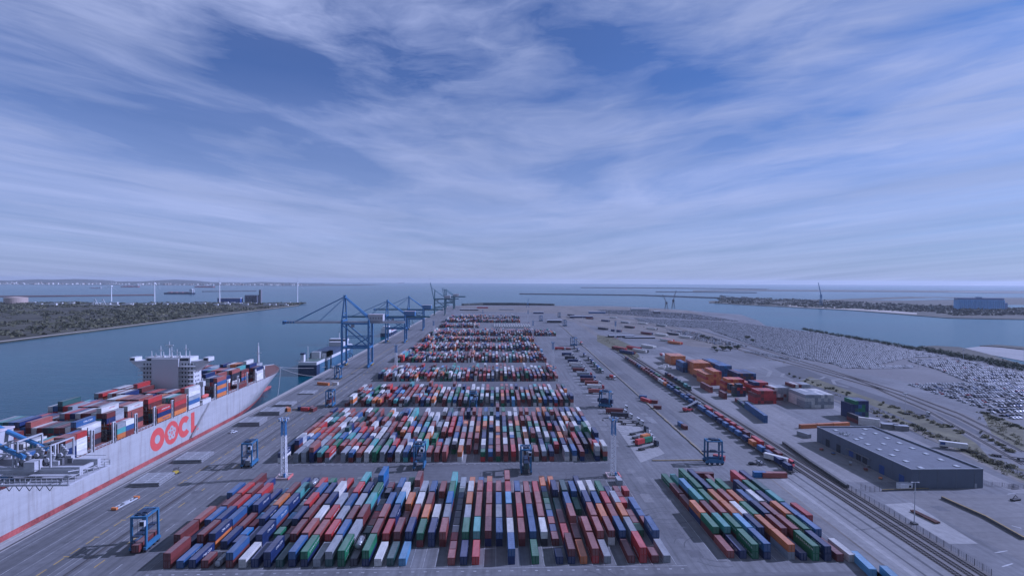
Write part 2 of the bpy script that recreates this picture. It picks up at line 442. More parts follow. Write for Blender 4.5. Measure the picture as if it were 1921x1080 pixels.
# joints, tar seams, tyre marks
b = MB(); rr = random.Random(21)
for k in range(60): b.box(QX+6, -118, 150+k*21.5, 150+k*21.5+.12, .012, .0145)
for x in (-167, -155, -134, -124): b.box(x, x+.10, 120, 1500, .012, .0145)
tag(b.build('paving_joint', mat('joint_tar', (.075, .075, .078, 1), .9)), None, None, None, 'structure')
b = MB()
def arc(cx, cy, r_, a0, a1, wd):
    n = 14
    for k in range(n):
        p = a0+(a1-a0)*k/n; q = a0+(a1-a0)*(k+1)/n
        b.face([(cx+(r_-wd)*math.cos(p), cy+(r_-wd)*math.sin(p), .0165), (cx+(r_+wd)*math.cos(p), cy+(r_+wd)*math.sin(p), .0165), (cx+(r_+wd)*math.cos(q), cy+(r_+wd)*math.sin(q), .0165), (cx+(r_-wd)*math.cos(q), cy+(r_-wd)*math.sin(q), .0165)])
for k in range(44):
    if k % 2: cx, cy = rr.uniform(-112, 70), rr.choice((268, 271, 274, 276, 172, 170, 400, 404))
    else: cx, cy = rr.uniform(64, 80), rr.uniform(190, 480)
    r_ = rr.uniform(7, 16); a0 = rr.uniform(0, 6.3); arc(cx, cy, r_, a0, a0+rr.uniform(.7, 1.6), .22); arc(cx, cy, r_+3.6, a0+.05, a0+rr.uniform(.7, 1.5), .22)
tag(b.build('tyre_mark', mat('tyre_mark_black', (.092, .092, .096, 1), .9, var=.25)), None, None, None, 'structure')
b = MB()
for k in range(70):
    x = rr.choice((rr.uniform(-175, -120), rr.uniform(66, 78), rr.uniform(86, 130), rr.uniform(190, 330))); y = rr.uniform(130, 240) if x > 190 else rr.uniform(150, 520)
    if 80 < x < 128 and y < 275: continue
    if x > 190 and y > 228: continue
    s = rr.uniform(1.5, 5); b.box(x, x+s, y, y+s*rr.uniform(.6, 2.4), .018, .021, k % 2)
tag(b.build('paving_patch', [mat('patch_dark', (.105, .105, .11, 1), .9, var=.2), mat('patch_pale', (.185, .182, .18, 1), .9, var=.2)]), None, None, None, 'structure')
# rails
def track(name, c, y0, y1, sleepers=True, pts=None, gauge=1.5):
    b = MB()
    P = pts or [skew(c, y0), skew(c, y1)]
    for a, q in zip(P[:-1], P[1:]):
        d = Vector((q[0]-a[0], q[1]-a[1], 0)).normalized(); n = Vector((d.y, -d.x, 0))
        for s in (-1, 1):
            o = n*(gauge/2*s)
            b.bar((a[0]+o.x, a[1]+o.y, .22), (q[0]+o.x, q[1]+o.y, .22), .16, .2, 0)
        if sleepers:
            L = (Vector(q)-Vector(a)).length
            for k in range(int(L/1.3)):
                c0 = Vector((a[0], a[1], .06))+d*(k*1.3)
                b.bar(c0-n*1.25, c0+n*1.25, .3, .16, 1)
    return tag(b.build(name, [mat('rail_top', (.10, .085, .075, 1), .4, .6, .3), mat('sleeper', (.10, .09, .08, 1), .9)]), None, None, None, 'structure')
for i, c in enumerate((146.6-4.4+8, 154.4, 158.6)):
    track('railway_track', c, 100, 470 if i == 0 else 760, True)
track('railway_track', 143.6+.0, 268, 760, False); track('railway_track', 148.2, 268, 760, False)
# railway lines and roads curving away on the right
def poly_road(name, pix, wd, m, z):
    P = [Vector(gp(*p)) for p in pix]; L = []; Rr = []
    for i, p in enumerate(P):
        d = (P[min(i+1, len(P)-1)]-P[max(i-1, 0)]).normalized(); n = Vector((d.y, -d.x))
        L.append(p-n*wd/2); Rr.append(p+n*wd/2)
    return sheet(name, [tuple(q) for q in L]+[tuple(q) for q in reversed(Rr)], z, m)
lines = [[(1921, 872), (1830, 820), (1740, 770), (1640, 727), (1520, 692), (1400, 660), (1300, 628), (1200, 603), (1130, 588)],
         [(1921, 848), (1800, 785), (1700, 745), (1600, 710), (1500, 682), (1380, 648), (1280, 618), (1190, 596)],
         [(1921, 836), (1800, 776), (1690, 735), (1560, 695), (1430, 655), (1300, 615), (1200, 594)]]
for pix in lines:
    poly_road('rail_bed', pix, 6.5, ballast, .010)
    track('railway_track', 0, 0, 0, False, [gp(*p) for p in pix])
for pix in ([(1040, 582), (1120, 600), (1200, 618), (1290, 640)], [(1052, 580), (1130, 594), (1215, 611), (1310, 634)], [(1075, 579), (1150, 590), (1230, 604), (1330, 628)], [(1032, 586), (1100, 604), (1180, 628), (1250, 650)], [(1090, 580), (1200, 592), (1300, 606), (1420, 634)], [(1120, 580), (1240, 592), (1380, 612), (1480, 640)]):
    poly_road('rail_bed', pix, 5, ballast, .012)
poly_road('service_road', [(1921, 925), (1840, 888), (1760, 850), (1680, 812), (1600, 778), (1500, 738), (1420, 712), (1340, 690), (1240, 650)], 9, MATS['pale_asphalt'], .014)
poly_road('service_road', [(1921, 905), (1800, 848), (1720, 808), (1640, 776), (1560, 748), (1470, 722)], 3, dirt, .020)
sheet('vacant_lot', [gp(1452, 690), gp(1490, 684), (gp(1560, 712)), gp(1680, 752), gp(1790, 782), gp(1842, 800), gp(1838, 856), gp(1790, 845), gp(1700, 806), gp(1590, 765), gp(1500, 720)], .008, asph_dk)
poly_road('loop_road', [(1396, 690), (1430, 688), (1446, 696), (1440, 706), (1400, 706)], 4, conc, .022)
poly_road('loop_road', [(1470, 700), (1466, 706), (1490, 712), (1540, 710), (1548, 706)], 3, conc, .022)
poly_road('loop_road', [(1590, 708), (1562, 713), (1566, 720), (1592, 726)], 3, conc, .024)
for pix in ([(1500, 715), (1520, 706), (1600, 735), (1700, 770), (1780, 800), (1830, 830), (1860, 862), (1921, 880), (1921, 884), (1850, 868), (1800, 840), (1720, 795), (1600, 745)],
            [(1640, 768), (1700, 790), (1800, 838), (1921, 895), (1921, 902), (1800, 850), (1700, 802)],
            [(1120, 628), (1150, 632), (1185, 648), (1200, 668), (1190, 676), (1160, 660), (1120, 640)],
            [(1840, 770), (1921, 800), (1921, 846), (1860, 812)]):
    sheet('grass_verge', [gp(*p) for p in pix], .018, grass_m)
sheet('car_park_ground', [gp(1180, 596), gp(1400, 606), gp(1540, 625), gp(1700, 655), gp(1800, 672), gp(1921, 697), gp(1921, 796), gp(1830, 760), gp(1700, 715), gp(1560, 690), gp(1440, 655), gp(1330, 620)], .004, ground_mat('car_park_asphalt', (.145, .14, .138), .06, .15, sx=.1, sy=.1))
sheet('sea_wall_dirt', [gp(862, 574), gp(1150, 574.5), gp(1290, 582), gp(1320, 590), gp(1180, 596), gp(1000, 586), gp(870, 584)], .006, dirt)
sheet('bare_ground', [gp(1040, 590), gp(1180, 597), gp(1330, 625), gp(1400, 655), gp(1300, 650), gp(1150, 618), gp(1060, 600)], .006, dirt)

# ---------------------------------------------------------------- far shores
spit = [(-771, 200), (-769, 851), (-763, 1600), (-757, 2080), (-835, 2272), (-1400, 2240), (-2200, 2180), (-3600, 2150), (-3600, 200)]
land('spit_ground', spit, scrub, -.6)
sheet('spit_beach', [(-771, 200), (-769, 851), (-763, 1600), (-757, 2080), (-764, 2080), (-772, 1600), (-779, 851), (-781, 200)], -.59, sand)
land('marsh_ground', [gp(1700, 650), gp(1752, 646.5), gp(1800, 649), gp(1850, 661), gp(1921, 682), (640, 560), (632, 700)], marsh, -1.2)
land('mudflat', [gp(1790, 652), gp(1850, 645), gp(1921, 651), gp(1921, 673), gp(1860, 662)], conc_lt, -2.6)
land('reed_bank', [gp(1838, 645.8), gp(1870, 644.5), gp(1921, 648), gp(1921, 653), gp(1880, 648.5)], marsh, -1.5)
land('far_bank', [gp(1330, 567), gp(1400, 571), gp(1440, 573), gp(1600, 581), gp(1780, 595), gp(1921, 597.5), (3200, 1420), (5200, 2400), (4300, 3600), gp(1921, 558), gp(1700, 556), gp(1560, 561), gp(1440, 561), gp(1330, 564)], marsh, -1.4)
for pix in ([(1620, 562), (1760, 558), (1820, 561), (1700, 563)], [(1690, 573), (1800, 574.5), (1790, 577), (1690, 575.5)], [(1860, 571), (1921, 571), (1921, 577), (1880, 577)]):
    sheet('salt_pond', [gp(*p) for p in pix], -1.35, m_water)
land('far_flat', [gp(1300, 546), gp(1440, 545.5), gp(1700, 547.5), gp(1921, 550), gp(1921, 545.5), gp(1700, 544), gp(1400, 543), gp(1300, 544)], marsh, -1.0)
sheet('salt_pond', [gp(1780, 547.4), gp(1921, 548.9), gp(1921, 548.0), gp(1780, 546.8)], -.9, conc_lt)
land('sand_shore', [gp(1480, 571), gp(1600, 576), gp(1720, 586), gp(1720, 589), gp(1600, 580.5), gp(1480, 574)], sand, -1.2, -4)
def wall_line(name, pix, wd, h, m):
    P = [gp(*p) for p in pix]; b = MB()
    for a, q in zip(P[:-1], P[1:]): b.bar((a[0], a[1], h/2-3), (q[0], q[1], h/2-3), wd, h+2)
    return tag(b.build(name, m), None, None, None, 'structure')
rock = mat('rock', (.11, .105, .10, 1), .95, var=.4, scale=.08)
wall_line('breakwater', [(975, 551), (1200, 553.5), (1330, 558), (1440, 561)], 20, 6, rock)
wall_line('breakwater', [(1090, 539.4), (1250, 540.5), (1400, 542), (1440, 543)], 40, 9, rock)
wall_line('breakwater', [(1230, 547), (1330, 548), (1420, 549)], 24, 6, rock)
wall_line('breakwater', [(0, 556), (120, 555), (290, 553)], 24, 6, mat('red_rock', (.16, .10, .09, 1), .95))
wall_line('breakwater', [(380, 546.5), (480, 545.5)], 30, 5, rock)
wall_line('breakwater', [(868, 573), (905, 571), (965, 571), (1040, 573)], 12, 9, mat('tree_dark', (.035, .042, .028, 1), .9, var=.5, scale=.05))
# low hills and the strip of coast below them
b = MB(); rr = random.Random(5); N = 70
xs = [-15500+i*(15500-2400)/N for i in range(N+1)]
hs = []
for i, x in enumerate(xs):
    f = i/N
    hs.append((62*(.4+.6*math.sin(math.pi*min(1, f*1.05)))+22*math.sin(i*.55)+13*math.sin(i*1.3+1)+rr.uniform(-5, 5))*(1 if f < .75 else max(0., (1-f)/.25)**.8))
for i in range(N):
    for j in range(3):
        ya, yb = 9300+j*700, 10000+j*700
        k0, k1 = [(0.02, .6), (.6, 1), (1, .8)][j]
        b.face([(xs[i], ya, max(-1, hs[i]*k0)), (xs[i+1], ya, max(-1, hs[i+1]*k0)), (xs[i+1], yb, max(-1, hs[i+1]*k1)), (xs[i], yb, max(-1, hs[i]*k1))])
tag(b.build('hills', ground_mat('hill_land', (.07, .075, .065), 0, .4, .002, .95, 1, 1)), None, None, None, 'structure')
b = MB()
for k in range(420):
    x = rr.uniform(-12500, -3200); y = rr.uniform(8750, 9500); s = rr.uniform(10, 34); h = rr.choice((7, 9, 12, 18, 24))
    z = max(0, (y-9300)/700*38)
    b.box(x, x+s*1.6, y, y+s, z-2, z+h, rr.choice((0, 0, 1)))
land('coast_strip', [(-14000, 8700), (-2900, 8800), (-2500, 9600), (-14000, 9600)], ground_mat('coast_land', (.10, .10, .08), 0, .4, .004, .95, 1, 1), 0)
tag(b.build('town', [mat('town_white', (.62, .60, .56, 1), .8), mat('town_ochre', (.36, .30, .25, 1), .8)]), 'pale houses of the far coastal town below the hills', 'town', None, 'stuff')
# ---------------------------------------------------------------- shipping containers
PAL = {'r': (104, 52, 48), 'R': (168, 56, 50), 'o': (190, 114, 58), 'p': (140, 80, 70), 'n': (34, 48, 88), 'b': (62, 92, 134), 'l': (104, 148, 180), 'g': (44, 104, 70),
       't': (92, 154, 146), 'd': (52, 84, 80), 'w': (202, 200, 193), 'y': (146, 150, 153), 'k': (50, 50, 58), 'e': (58, 112, 164)}
CNAME = {'r': 'dark red', 'R': 'bright red', 'o': 'orange', 'p': 'faded rust red', 'n': 'navy blue', 'b': 'mid blue', 'l': 'light blue', 'g': 'green', 't': 'turquoise', 'd': 'dull dark green', 'w': 'white', 'y': 'grey', 'k': 'charcoal', 'e': 'vivid blue'}
PALL = {k: rgb(*v) for k, v in PAL.items()}
POOL = []
CW, HT = 2.44, 2.62
def addc(x, y, z, L, c, desc, rot=0., hc=HT):
    """one container: base centre, length along its own y"""
    POOL.append(dict(x=x, y=y, z=z, L=L, c=c, d=desc, rot=rot, h=hc, hits=0))
WT2 = 'r'*20+'p'*18+'R'*9+'o'*6+'n'*12+'b'*9+'g'*8+'t'*6+'d'*4+'w'*24+'y'*13+'k'*2+'l'*2
WTF = 'r'*24+'p'*14+'R'*8+'o'*10+'n'*16+'b'*8+'g'*6+'t'*3+'d'*4+'w'*14+'y'*9+'k'*5
def stack(x, y, spec, desc, rot=0., z0=0.):
    """spec: tiers from the ground up; a tier 'ab' in brackets is two short boxes, front then back"""
    i = 0; z = z0; tiers = []
    while i < len(spec):
        if spec[i] == '(': tiers.append(spec[i+1:i+3]); i += 4
        else: tiers.append(spec[i]); i += 1
    n = len(tiers)
    for k, tc in enumerate(tiers):
        jx, jy = rnd.uniform(-.06, .06), rnd.uniform(-.12, .12)
        hc = HT if rnd.random() < .6 else 2.9
        where = ('ground tier' if k == 0 and n > 1 else 'lone' if n == 1 else 'top tier' if k == n-1 else 'middle tier')
        if len(tc) == 2:
            for q, (c, dy) in enumerate(zip(tc, (-3.08, 3.08))):
                if c != '.': addc(x+jx-math.sin(rot)*dy, y+jy+math.cos(rot)*dy, z, 6.06, c, ('short', where, ('front half' if q == 0 else 'rear half'), desc), rot)
        elif tc != '.':
            addc(x+jx, y+jy, z, 12.19, tc, ('long', where, '', desc), rot, hc)
        z += hc
FRONT = {  # lane: front slot -> back slot, tiers from the ground up, as read off the photograph
-1: '. rr op r nb .', 0: 'rr n nb rr rR rr', 1: 'b rr nn rR nr n', 2: 'n on rb bb rR .', 3: '(r.) n r nn n .', 4: '. (ne) (Rl) (rw) (nl) .',
5: 'rb n nn ro rr n', 6: 'w nn rb nn kt n', 7: 'n (.g) (kl) (yw) n R', 8: 'nn (kr) kn rR bb (.g)', 9: 'd rr rr kr nn r', 10: 'nb rp kw nn nw R', 11: 'ng rp rR ny r w',
12: 'y rR ky nb rR rt', 13: 'dy nb rr ky kn n', 14: 'gg ky rr kt bg nbe', 15: 'k (.d) (pR) (nk) (.k) (r.)', 16: 'ng rr rp nb n b', 17: 'w rR nn kl ww g', 18: 'd rr r ro y rr', 19: 'l nn kp ww ny .',
20: '. rg no rr nb .', 21: '. nn kw (rk) rp .', 22: '. rp ny re dg tt', 23: '(pr) (Ry) (kk) (kk) (nw) y', 24: 'n dg ry ro ww o', 25: 'R dt kp rp rp b', 26: '. nr kp kp nR o', 27: '. nb yy nb rp .', 28: 'nb yw rr nl rR Rp', 29: '. rp rR kp nb .', 30: 'g nb nb rp rp .', 31: '. kw kp rp rR .',
32: '(n.) (rn) (pb) (dg) (gb) o', 33: 'nr R r d kn o', 34: 'o r rp nb nd .', 35: 'Rp rp (p.) g nb .', 36: 'y rp kp nn kw n', 37: '. wr ro nb yw .', 38: 'r nb rp rR ng .', 39: 'RR yy ko ky n .', 40: '(r.) (.g) (rr) (.R) (rr) .', 41: 'y nb (rb) b (.R) (.y)'}
LANES = [('%s lane from the left' % nth(i+1)) for i in range(-1, 42)]
ROWN = ['front row', 'second row', 'third row', 'fourth row', 'fifth row', 'sixth row', 'seventh row', 'eighth row', 'ninth row']
for ln, s in FRONT.items():
    for k, spec in enumerate(s.split()):
        if spec == '.': continue
        stack(X0+ln*PITCH_L, 182.6+6.3+k*SLOT, spec, '%s, %s of front block' % (nth(ln+1)+' lane', ROWN[k]))
RIGHT = {-0: 'p rg no r r g', 1: 'n kt nr kt rl t', 2: 'gg rg kp dg gg gg', 3: 'nb ll ro ro nn nn', 4: '. nn rw kp rg .', 5: 'yo ro kg ro kg r', 6: 'n rr nn nb . .', 7: 'gg rp nr kw nn .', 8: 'nn rg no nn gg RR', 9: 'r nb nb kt dd nn', 10: 'w . rR . . .'}
for ln, s in RIGHT.items():
    for k, spec in enumerate(s.split()):
        if spec == '.': continue
        stack(83.8+ln*PITCH_L, 185.2+6.3+k*SLOT-(.35*ln), spec, '%s, %s of right block' % (nth(ln)+' lane', ROWN[k]))
BN = ['', 'second', 'third', 'fourth', 'fifth', 'sixth', 'seventh', 'eighth', 'ninth', 'tenth', 'eleventh']
for bi, (y0, ns) in enumerate(BLOCKS):
    if bi == 0: continue
    lo, hi = -1, 42
    if bi == 7: hi = 53
    if bi == 8: hi = 19
    if bi == 9: hi = 41
    for ln in range(lo, hi):
        edge = min(ln-lo, 3)
        base = 2 if bi < 3 else rnd.choice((2, 2, 2, 3))
        colour = rnd.choice(WT2 if bi < 5 else WTF)
        for k in range(ns):
            if rnd.random() < .03 or (k in (0, ns-1) and rnd.random() < .13): continue
            q = rnd.random(); n = base-1 if q < .10 else min(3, base+1) if q < .14 else base
            spec = ''
            pal = WT2 if bi < 5 else WTF
            split = rnd.random() < .13
            for tt in range(n):
                if rnd.random() < .75: colour = rnd.choice(pal)
                spec += ('(%s%s)' % (rnd.choice(pal), rnd.choice(pal))) if split else colour
            stack(X0+ln*PITCH_L, y0+6.3+k*SLOT, spec, '%s, %s of %s block' % (nth(ln+1)+' lane', ROWN[k], BN[bi]))
# ship: bays on deck, rows across the beam
SHIP_CX, SHIP_HB = -210.0, 23.0
def bay(y, near, midn, far, base, desc, c0='', halves=False, skip=0):
    for r_ in range(18):
        x = SHIP_CX+SHIP_HB-1.3-r_*2.555
        n = near if r_ < 2 else (midn if r_ < 11 else far)
        if r_ >= 2: n = max(0, n+rnd.choice((-1, 0, 0, 0, 1)) if r_ % 3 == 0 else n)
        if r_ < skip: n = 0
        z = base
        for k in range(n):
            pal = 'r'*14+'p'*10+'R'*6+'w'*9+'y'*8+'b'*6+'n'*6+'o'*4+'t'*3+'d'*2+'k'*3
            c = rnd.choice(pal)
            if r_ == 0 and k < len(c0): c = c0[k]
            dd = '%s tier, %s row from quay, %s bay of the ship' % (nth(k), nth(r_), desc)
            if halves and r_ < 3:
                for dy, c2, q in ((-3.1, c, 'rear half'), (3.1, rnd.choice('rwyRb'), 'front half')):
                    if r_ == 0 and dy > 0 and k < len(c0): c2 = {'n': 'w', 'y': 'w', 'p': 'R'}.get(c, c2)
                    addc(x, y+dy, z, 6.06, c2, ('short', '', q, dd), 0.)
            else:
                addc(x, y, z, 12.19, c, ('long', '', '', dd), 0.)
            z += HT
BAYS = [(190, 1, 1, 1, ''), (206.5, 1, 2, 2, 'rrr'), (223, 2, 3, 3, 'wyy'), (243.2, 4, 3, 4, 'nnyp'), (259, 0, 4, 5, ''), (275, 3, 5, 4, 'oty'), (290, 0, 5, 5, ''), (306.5, 3, 5, 4, 'onR'),
        (322, 4, 4, 5, 'orRp'), (336.5, 5, 4, 5, 'wbyww'), (369.8, 5, 5, 5, 'obobp'), (386, 0, 4, 6, ''), (400.5, 1, 5, 5, 'rw'), (415, 0, 4, 5, ''), (428.5, 4, 5, 4, 'wwwn'), (445, 2, 4, 3, 'yk')]
for i, (y, a, m_, f, c0) in enumerate(BAYS):
    if y > 440:
        for r_ in range(3, 13):
            for k in range(m_): addc(SHIP_CX+SHIP_HB-1.3-r_*2.555, y, 18.2+k*HT, 12.19, rnd.choice('rrpwykn'), ('long', '', '', '%s tier, %s row from quay, bow bay of the ship' % (nth(k), nth(r_))), 0.)
    else:
        bay(y, a, m_, f, 18.2, nth(i), c0, halves=(abs(y-243.2) < 1 or abs(y-275) < 1))
# stacks beside the rail yard: clusters (x0, y0, across, deep, tiers, colours, name)
def cluster(x0, y0, nx, ny, tiers, cols, name, L=12.19, rot=0.):
    for i in range(nx):
        for j in range(ny):
            for k in range(tiers if not isinstance(tiers, str) else int(tiers[min(i, len(tiers)-1)])):
                c = rnd.choice(cols)
                lx, ly = (i+.5)*2.5, (j+.5)*(L+.25)
                addc(x0+lx*math.cos(rot)-ly*math.sin(rot), y0+lx*math.sin(rot)+ly*math.cos(rot), k*HT, L, c,
                     ('long' if L > 7 else 'short', '', '', '%s tier, %s row from left, %s deep, %s' % (nth(k), nth(i), nth(j), name)), rot)
cluster(205.5, 618, 7, 2, 4, 'oooooR', 'far orange stack', rot=-.03)
cluster(201.5, 566, 2, 2, 4, 'bbn', 'blue pillar among orange stacks', rot=-.03)
cluster(206.5, 548, 9, 2, '5555555444', 'oooooop', 'tall orange stack', rot=-.03)
cluster(203.5, 520, 4, 2, 3, 'oooor', 'low orange stack', rot=-.03)
cluster(198.5, 496, 6, 2, '444555', 'oooooR', 'middle orange stack', rot=-.03)
cluster(205.5, 470, 9, 1, '344444433', 'oooooR', 'near orange stack', rot=-.03)
cluster(206, 461, 2, 1, 3, 'ookn', 'end of near orange stack', L=6.06, rot=-.03)
cluster(203.5, 447, 4, 1, '3443', 'nrkRd', 'mixed pile before the orange stacks', L=6.06, rot=-.03)
cluster(188.8, 462, 1, 2, 2, 'rrpR', 'red pair along the loading road', rot=-.03)
cluster(190.5, 437, 1, 1, 2, 'rp', 'red end pair on the loading road', rot=-.03)
cluster(226, 530, 5, 4, 5, 'bbbne', 'blue wall behind orange stacks', rot=-.03)
cluster(231, 500, 7, 2, 4, 'nnkrb', 'dark wall behind orange stacks', rot=-.03)
cluster(208.2, 420.5, 7, 1, '3444444', 'RRRRr', 'square red stack', rot=-.02)
cluster(222, 455, 6, 1, '344444', 'RrRrn', 'dark red stack behind', rot=-.02)
cluster(240.6, 405.5, 9, 2, 4, 'wyyyw', 'white block stack', rot=-.02)
cluster(228.5, 433, 13, 1, '4444444555555', 'ywyyr', 'grey stack behind white block', rot=-.02)
cluster(254.8, 372.5, 5, 1, '45555', 'ndgnb', 'dark stack beyond shed roof', rot=-.02)
cluster(250.8, 360, 1, 1, 2, 'rk', 'low pair beside dark stack', rot=-.02)
for i in range(11):
    y = 363+i*6.2; addc(187+.15*(y-363)+1.2, y+3, 0, 6.06, 'b' if i < 7 else rnd.choice('nrdR'), ('short', 'lone', '', '%s from near end of low blue row by the loading road' % nth(i)), -.15)
    if i < 7: addc(187+.15*(y-363)+1.2, y+3, HT, 6.06, 'b', ('short', 'top tier', '', '%s from near end of low blue row by the loading road' % nth(i)), -.15)
for i in range(2): cluster(213.2-i*2.6, 612+i*9, 2, 5, 2, 'rRrw', 'long red rows behind far orange stack' if i else 'red rows behind far orange stack', rot=-.03)
for i, c in enumerate('oo'):
    addc(210+i*12.5, 350.5+i*2, 0, 12.19, c, ('long', 'lone', '', '%s of the orange row behind the shed' % ('left' if i == 0 else 'middle')), R(-82))
addc(235, 354.4, 0, 12.19, 'o', ('long', 'lone', '', 'right end of the orange row behind the shed'), R(-82))
addc(255.6, 355.8, 0, 12.19, 'w', ('long', 'ground tier', '', 'white pair behind the shed'), R(-126)); addc(255.6, 355.8, HT, 12.19, 'w', ('long', 'top tier', '', 'white pair behind the shed'), R(-126))
addc(195.8, 331, 0, 8.5, 'y', ('short', 'lone', '', 'ground behind the far corner of the shed'), R(20))
# loose boxes on the yard
for (x, y, L, c, d, rot) in ((123.3, 288.5, 6.06, 'R', 'yard beside the straddle carrier and the rail wagons', R(50)), (123.5, 441, 6.06, 'b', 'rail yard road near the kerb', R(70)), (122.6, 429, 12.19, 'R', 'rail yard road beside another red box', R(20)), (127.5, 424, 6.06, 'r', 'road end of a red pair', R(60)), (124.6, 405, 6.06, 'r', 'rail yard road alone', R(75)),
                         (126.0, 350, 6.06, 'r', 'near end of a low pair on the rail yard road', 0.02), (126.0-.2, 356.5, 6.06, 'b', 'far end of a low pair on the rail yard road', 0.02), (126.8, 178.5, 12.19, 'l', 'front edge of the yard beside the rail groove', R(-8)), (130.2, 168.6, 12.19, 'l', 'bottom edge of the picture by the rail groove', R(-8)),
                         (-155, 402, 6.06, 'o', 'quay apron beside hatch covers', R(40)), (-148, 406, 6.06, 'n', 'quay apron behind the orange box', R(20)), (-142, 402, 6.06, 'R', 'quay lane in a loose red group', R(80)), (-138, 405, 6.06, 'r', 'rear of a loose red group on the quay', R(15)), (-135.5, 401, 6.06, 'r', 'right of a loose red group on the quay', R(-10)),
                         (-160, 500, 12.19, 'o', 'quay apron near the blue crane', R(70)), (-149.5, 502, 6.06, 'w', 'quay apron near the blue crane', R(70)), (103, 262.5, 12.19, 'r', 'open ground behind the right block', R(85)), (140, 262, 12.19, 'p', 'beside the rail line behind right block', R(88)), (133, 263, 6.06, 'e', 'beside the rail line behind right block', R(88)),
                         (100.5, 759, 12.19, 'R', 'lorry bays in a far pair', R(80)), (101, 754.5, 12.19, 'r', 'lorry bays in a far pair', R(80))):
    addc(x, y, 0, L, c, ('long' if L > 7 else 'short', 'lone', '', d), rot)
for i, (x, y) in enumerate(((185.5, 590), (190, 598), (196, 606), (192, 585))):
    addc(x, y, 0, 6.06, 'w', ('short', 'lone', '', '%s of loose white boxes by the orange stacks' % nth(i)), R(rnd.uniform(40, 80)))

# ---------------------------------------------------------------- rail wagons (their loads join the container pool)
m_wag = mat('wagon_steel', (.075, .07, .068, 1), .7, .2); m_wheel = mat('wheel_dark', (.03, .03, .03, 1), .6)
WAGONS = []
def wagon_mesh(L):
    r0 = empty('rail_wagon', (0, 0, 0))
    b = MB()
    for s in (-1, 1): b.box(s*1.15-.15, s*1.15+.15, -L/2, L/2, .85, 1.25)
    b.box(-.25, .25, -L/2, L/2, .75, 1.1)
    for k in range(5): b.box(-1.3, 1.3, -L/2+k*(L-.4)/4, -L/2+k*(L-.4)/4+.4, 1.0, 1.2)
    b.build('frame', m_wag, r0)
    for s in (-1, 1):
        b = MB(); b.box(-1.0, 1.0, s*(L/2-2)-1.3, s*(L/2-2)+1.3, .5, .85)
        bo = b.build('bogie', m_wag, r0)
        b = MB()
        for q in (-.9, .9):
            b = MB(); b.tube((-.7, s*(L/2-2)+q, .68), (.7, s*(L/2-2)+q, .68), .09, 8)
            for e in (-.75, .75): b.tube((e-.07, s*(L/2-2)+q, .68), (e+.07, s*(L/2-2)+q, .68), .45, 12)
            b.build('wheelset', m_wheel, bo)
    for s in (-1, 1):
        for q in (-.75, .75): b = MB(); b.box(q-.15, q+.15, s*(L/2), s*(L/2+.35), .95, 1.25); b.build('buffer', m_wheel, r0)
    return r0
WG = 0
wproto = None
def train(c, y0, y1, L, loads, name):
    global wproto
    y = y0; i = 0
    while y+L < y1:
        if wproto is None: wproto = wagon_mesh(19.0); o = wproto
        else: o = copy_tree(wproto)
        x = c+.03*(y+L/2); o.location = (x, y+L/2, 0); o.rotation_euler.z = -.03
        ld = loads[i % len(loads)]
        tag(o, '%s flat rail wagon from the near end of the %s' % (nth(i), name), 'rail wagon', 'rail wagons in the yard')
        if ld != '.':
            if len(ld) == 1: addc(x, y+L/2, 1.28, 12.19, ld, ('long', '', '', 'on the %s wagon of the %s' % (nth(i), name)), -.03)
            elif len(ld) == 2:
                for q, dy in zip(ld, (-4.5, 4.5)):
                    if q != '.': addc(x+.03*dy, y+L/2+dy, 1.28, 6.06, q, ('short', '', 'near' if dy < 0 else 'far', 'on the %s wagon of the %s' % (nth(i), name)), -.03)
            else:
                for q, dy in zip(ld, (-6.3, 0, 6.3)):
                    addc(x+.03*dy, y+L/2+dy, 1.28, 6.06, q, ('short', '', {-6.3: 'near', 0: 'middle', 6.3: 'far'}[dy], 'on the %s wagon of the %s' % (nth(i), name)), -.03)
        y += L+1; i += 1
train(143.6, 266, 668, 19.0, ['nn', 'nb', 'on', 'bb', 'bn', 'nbb', 'b', 'nb', 'bb', 'n', 'bb', 'ow', 'wrr', 'rp', 'rr', 'pr', 'bn', 'rr', 'rr', 'nr'], 'outer wagon line')
train(148.2, 285, 585, 19.0, ['rR', 'R', 'rR', 'RR', 'R', 'R', '.', 'rn', '.', 'gn', 'nr', 'Rr', 'gg', 'nn', 'rr'], 'inner wagon line')
train(160.5, 470, 560, 19.0, ['dt', 'dd', 'nr', 'rn', 'n'], 'short wagon line')

# ---------------------------------------------------------------- which containers does the photograph show largest
def cbox(c):
    """eight corners of a container"""
    hw, hl = CW/2-.01, c['L']/2
    cs, sn = math.cos(c['rot']), math.sin(c['rot'])
    P = []
    for z in (c['z'], c['z']+c['h']-.02):
        for lx, ly in ((-hw, -hl), (hw, -hl), (hw, hl), (-hw, hl)):
            P.append((c['x']+lx*cs-ly*sn, c['y']+lx*sn+ly*cs, z))
    return P
V = []; F = []; own = []
for i, c in enumerate(POOL):
    k = len(V); V += cbox(c)
    for q in ((4, 5, 6, 7), (0, 1, 5, 4), (1, 2, 6, 5), (2, 3, 7, 6), (3, 0, 4, 7)): F.append(tuple(k+j for j in q)); own.append(i)
tree = BVHTree.FromPolygons([Vector(v) for v in V], F)
O = Vector((0, 0, CAM_H))
for iv in range(560, 1080, 3):
    for iu in range(1, 1921, 3):
        loc, nor, idx, dist = tree.ray_cast(O, ray(iu, iv), 6000)
        if idx is not None: POOL[own[idx]]['hits'] += 1
POOL_SORT = sorted(POOL, key=lambda c: -c['hits'])
NEAR = POOL_SORT[:N_CONT]
CUT = POOL_SORT[N_CONT]['hits'] if len(POOL_SORT) > N_CONT else 0
for c in NEAR: c['solo'] = True

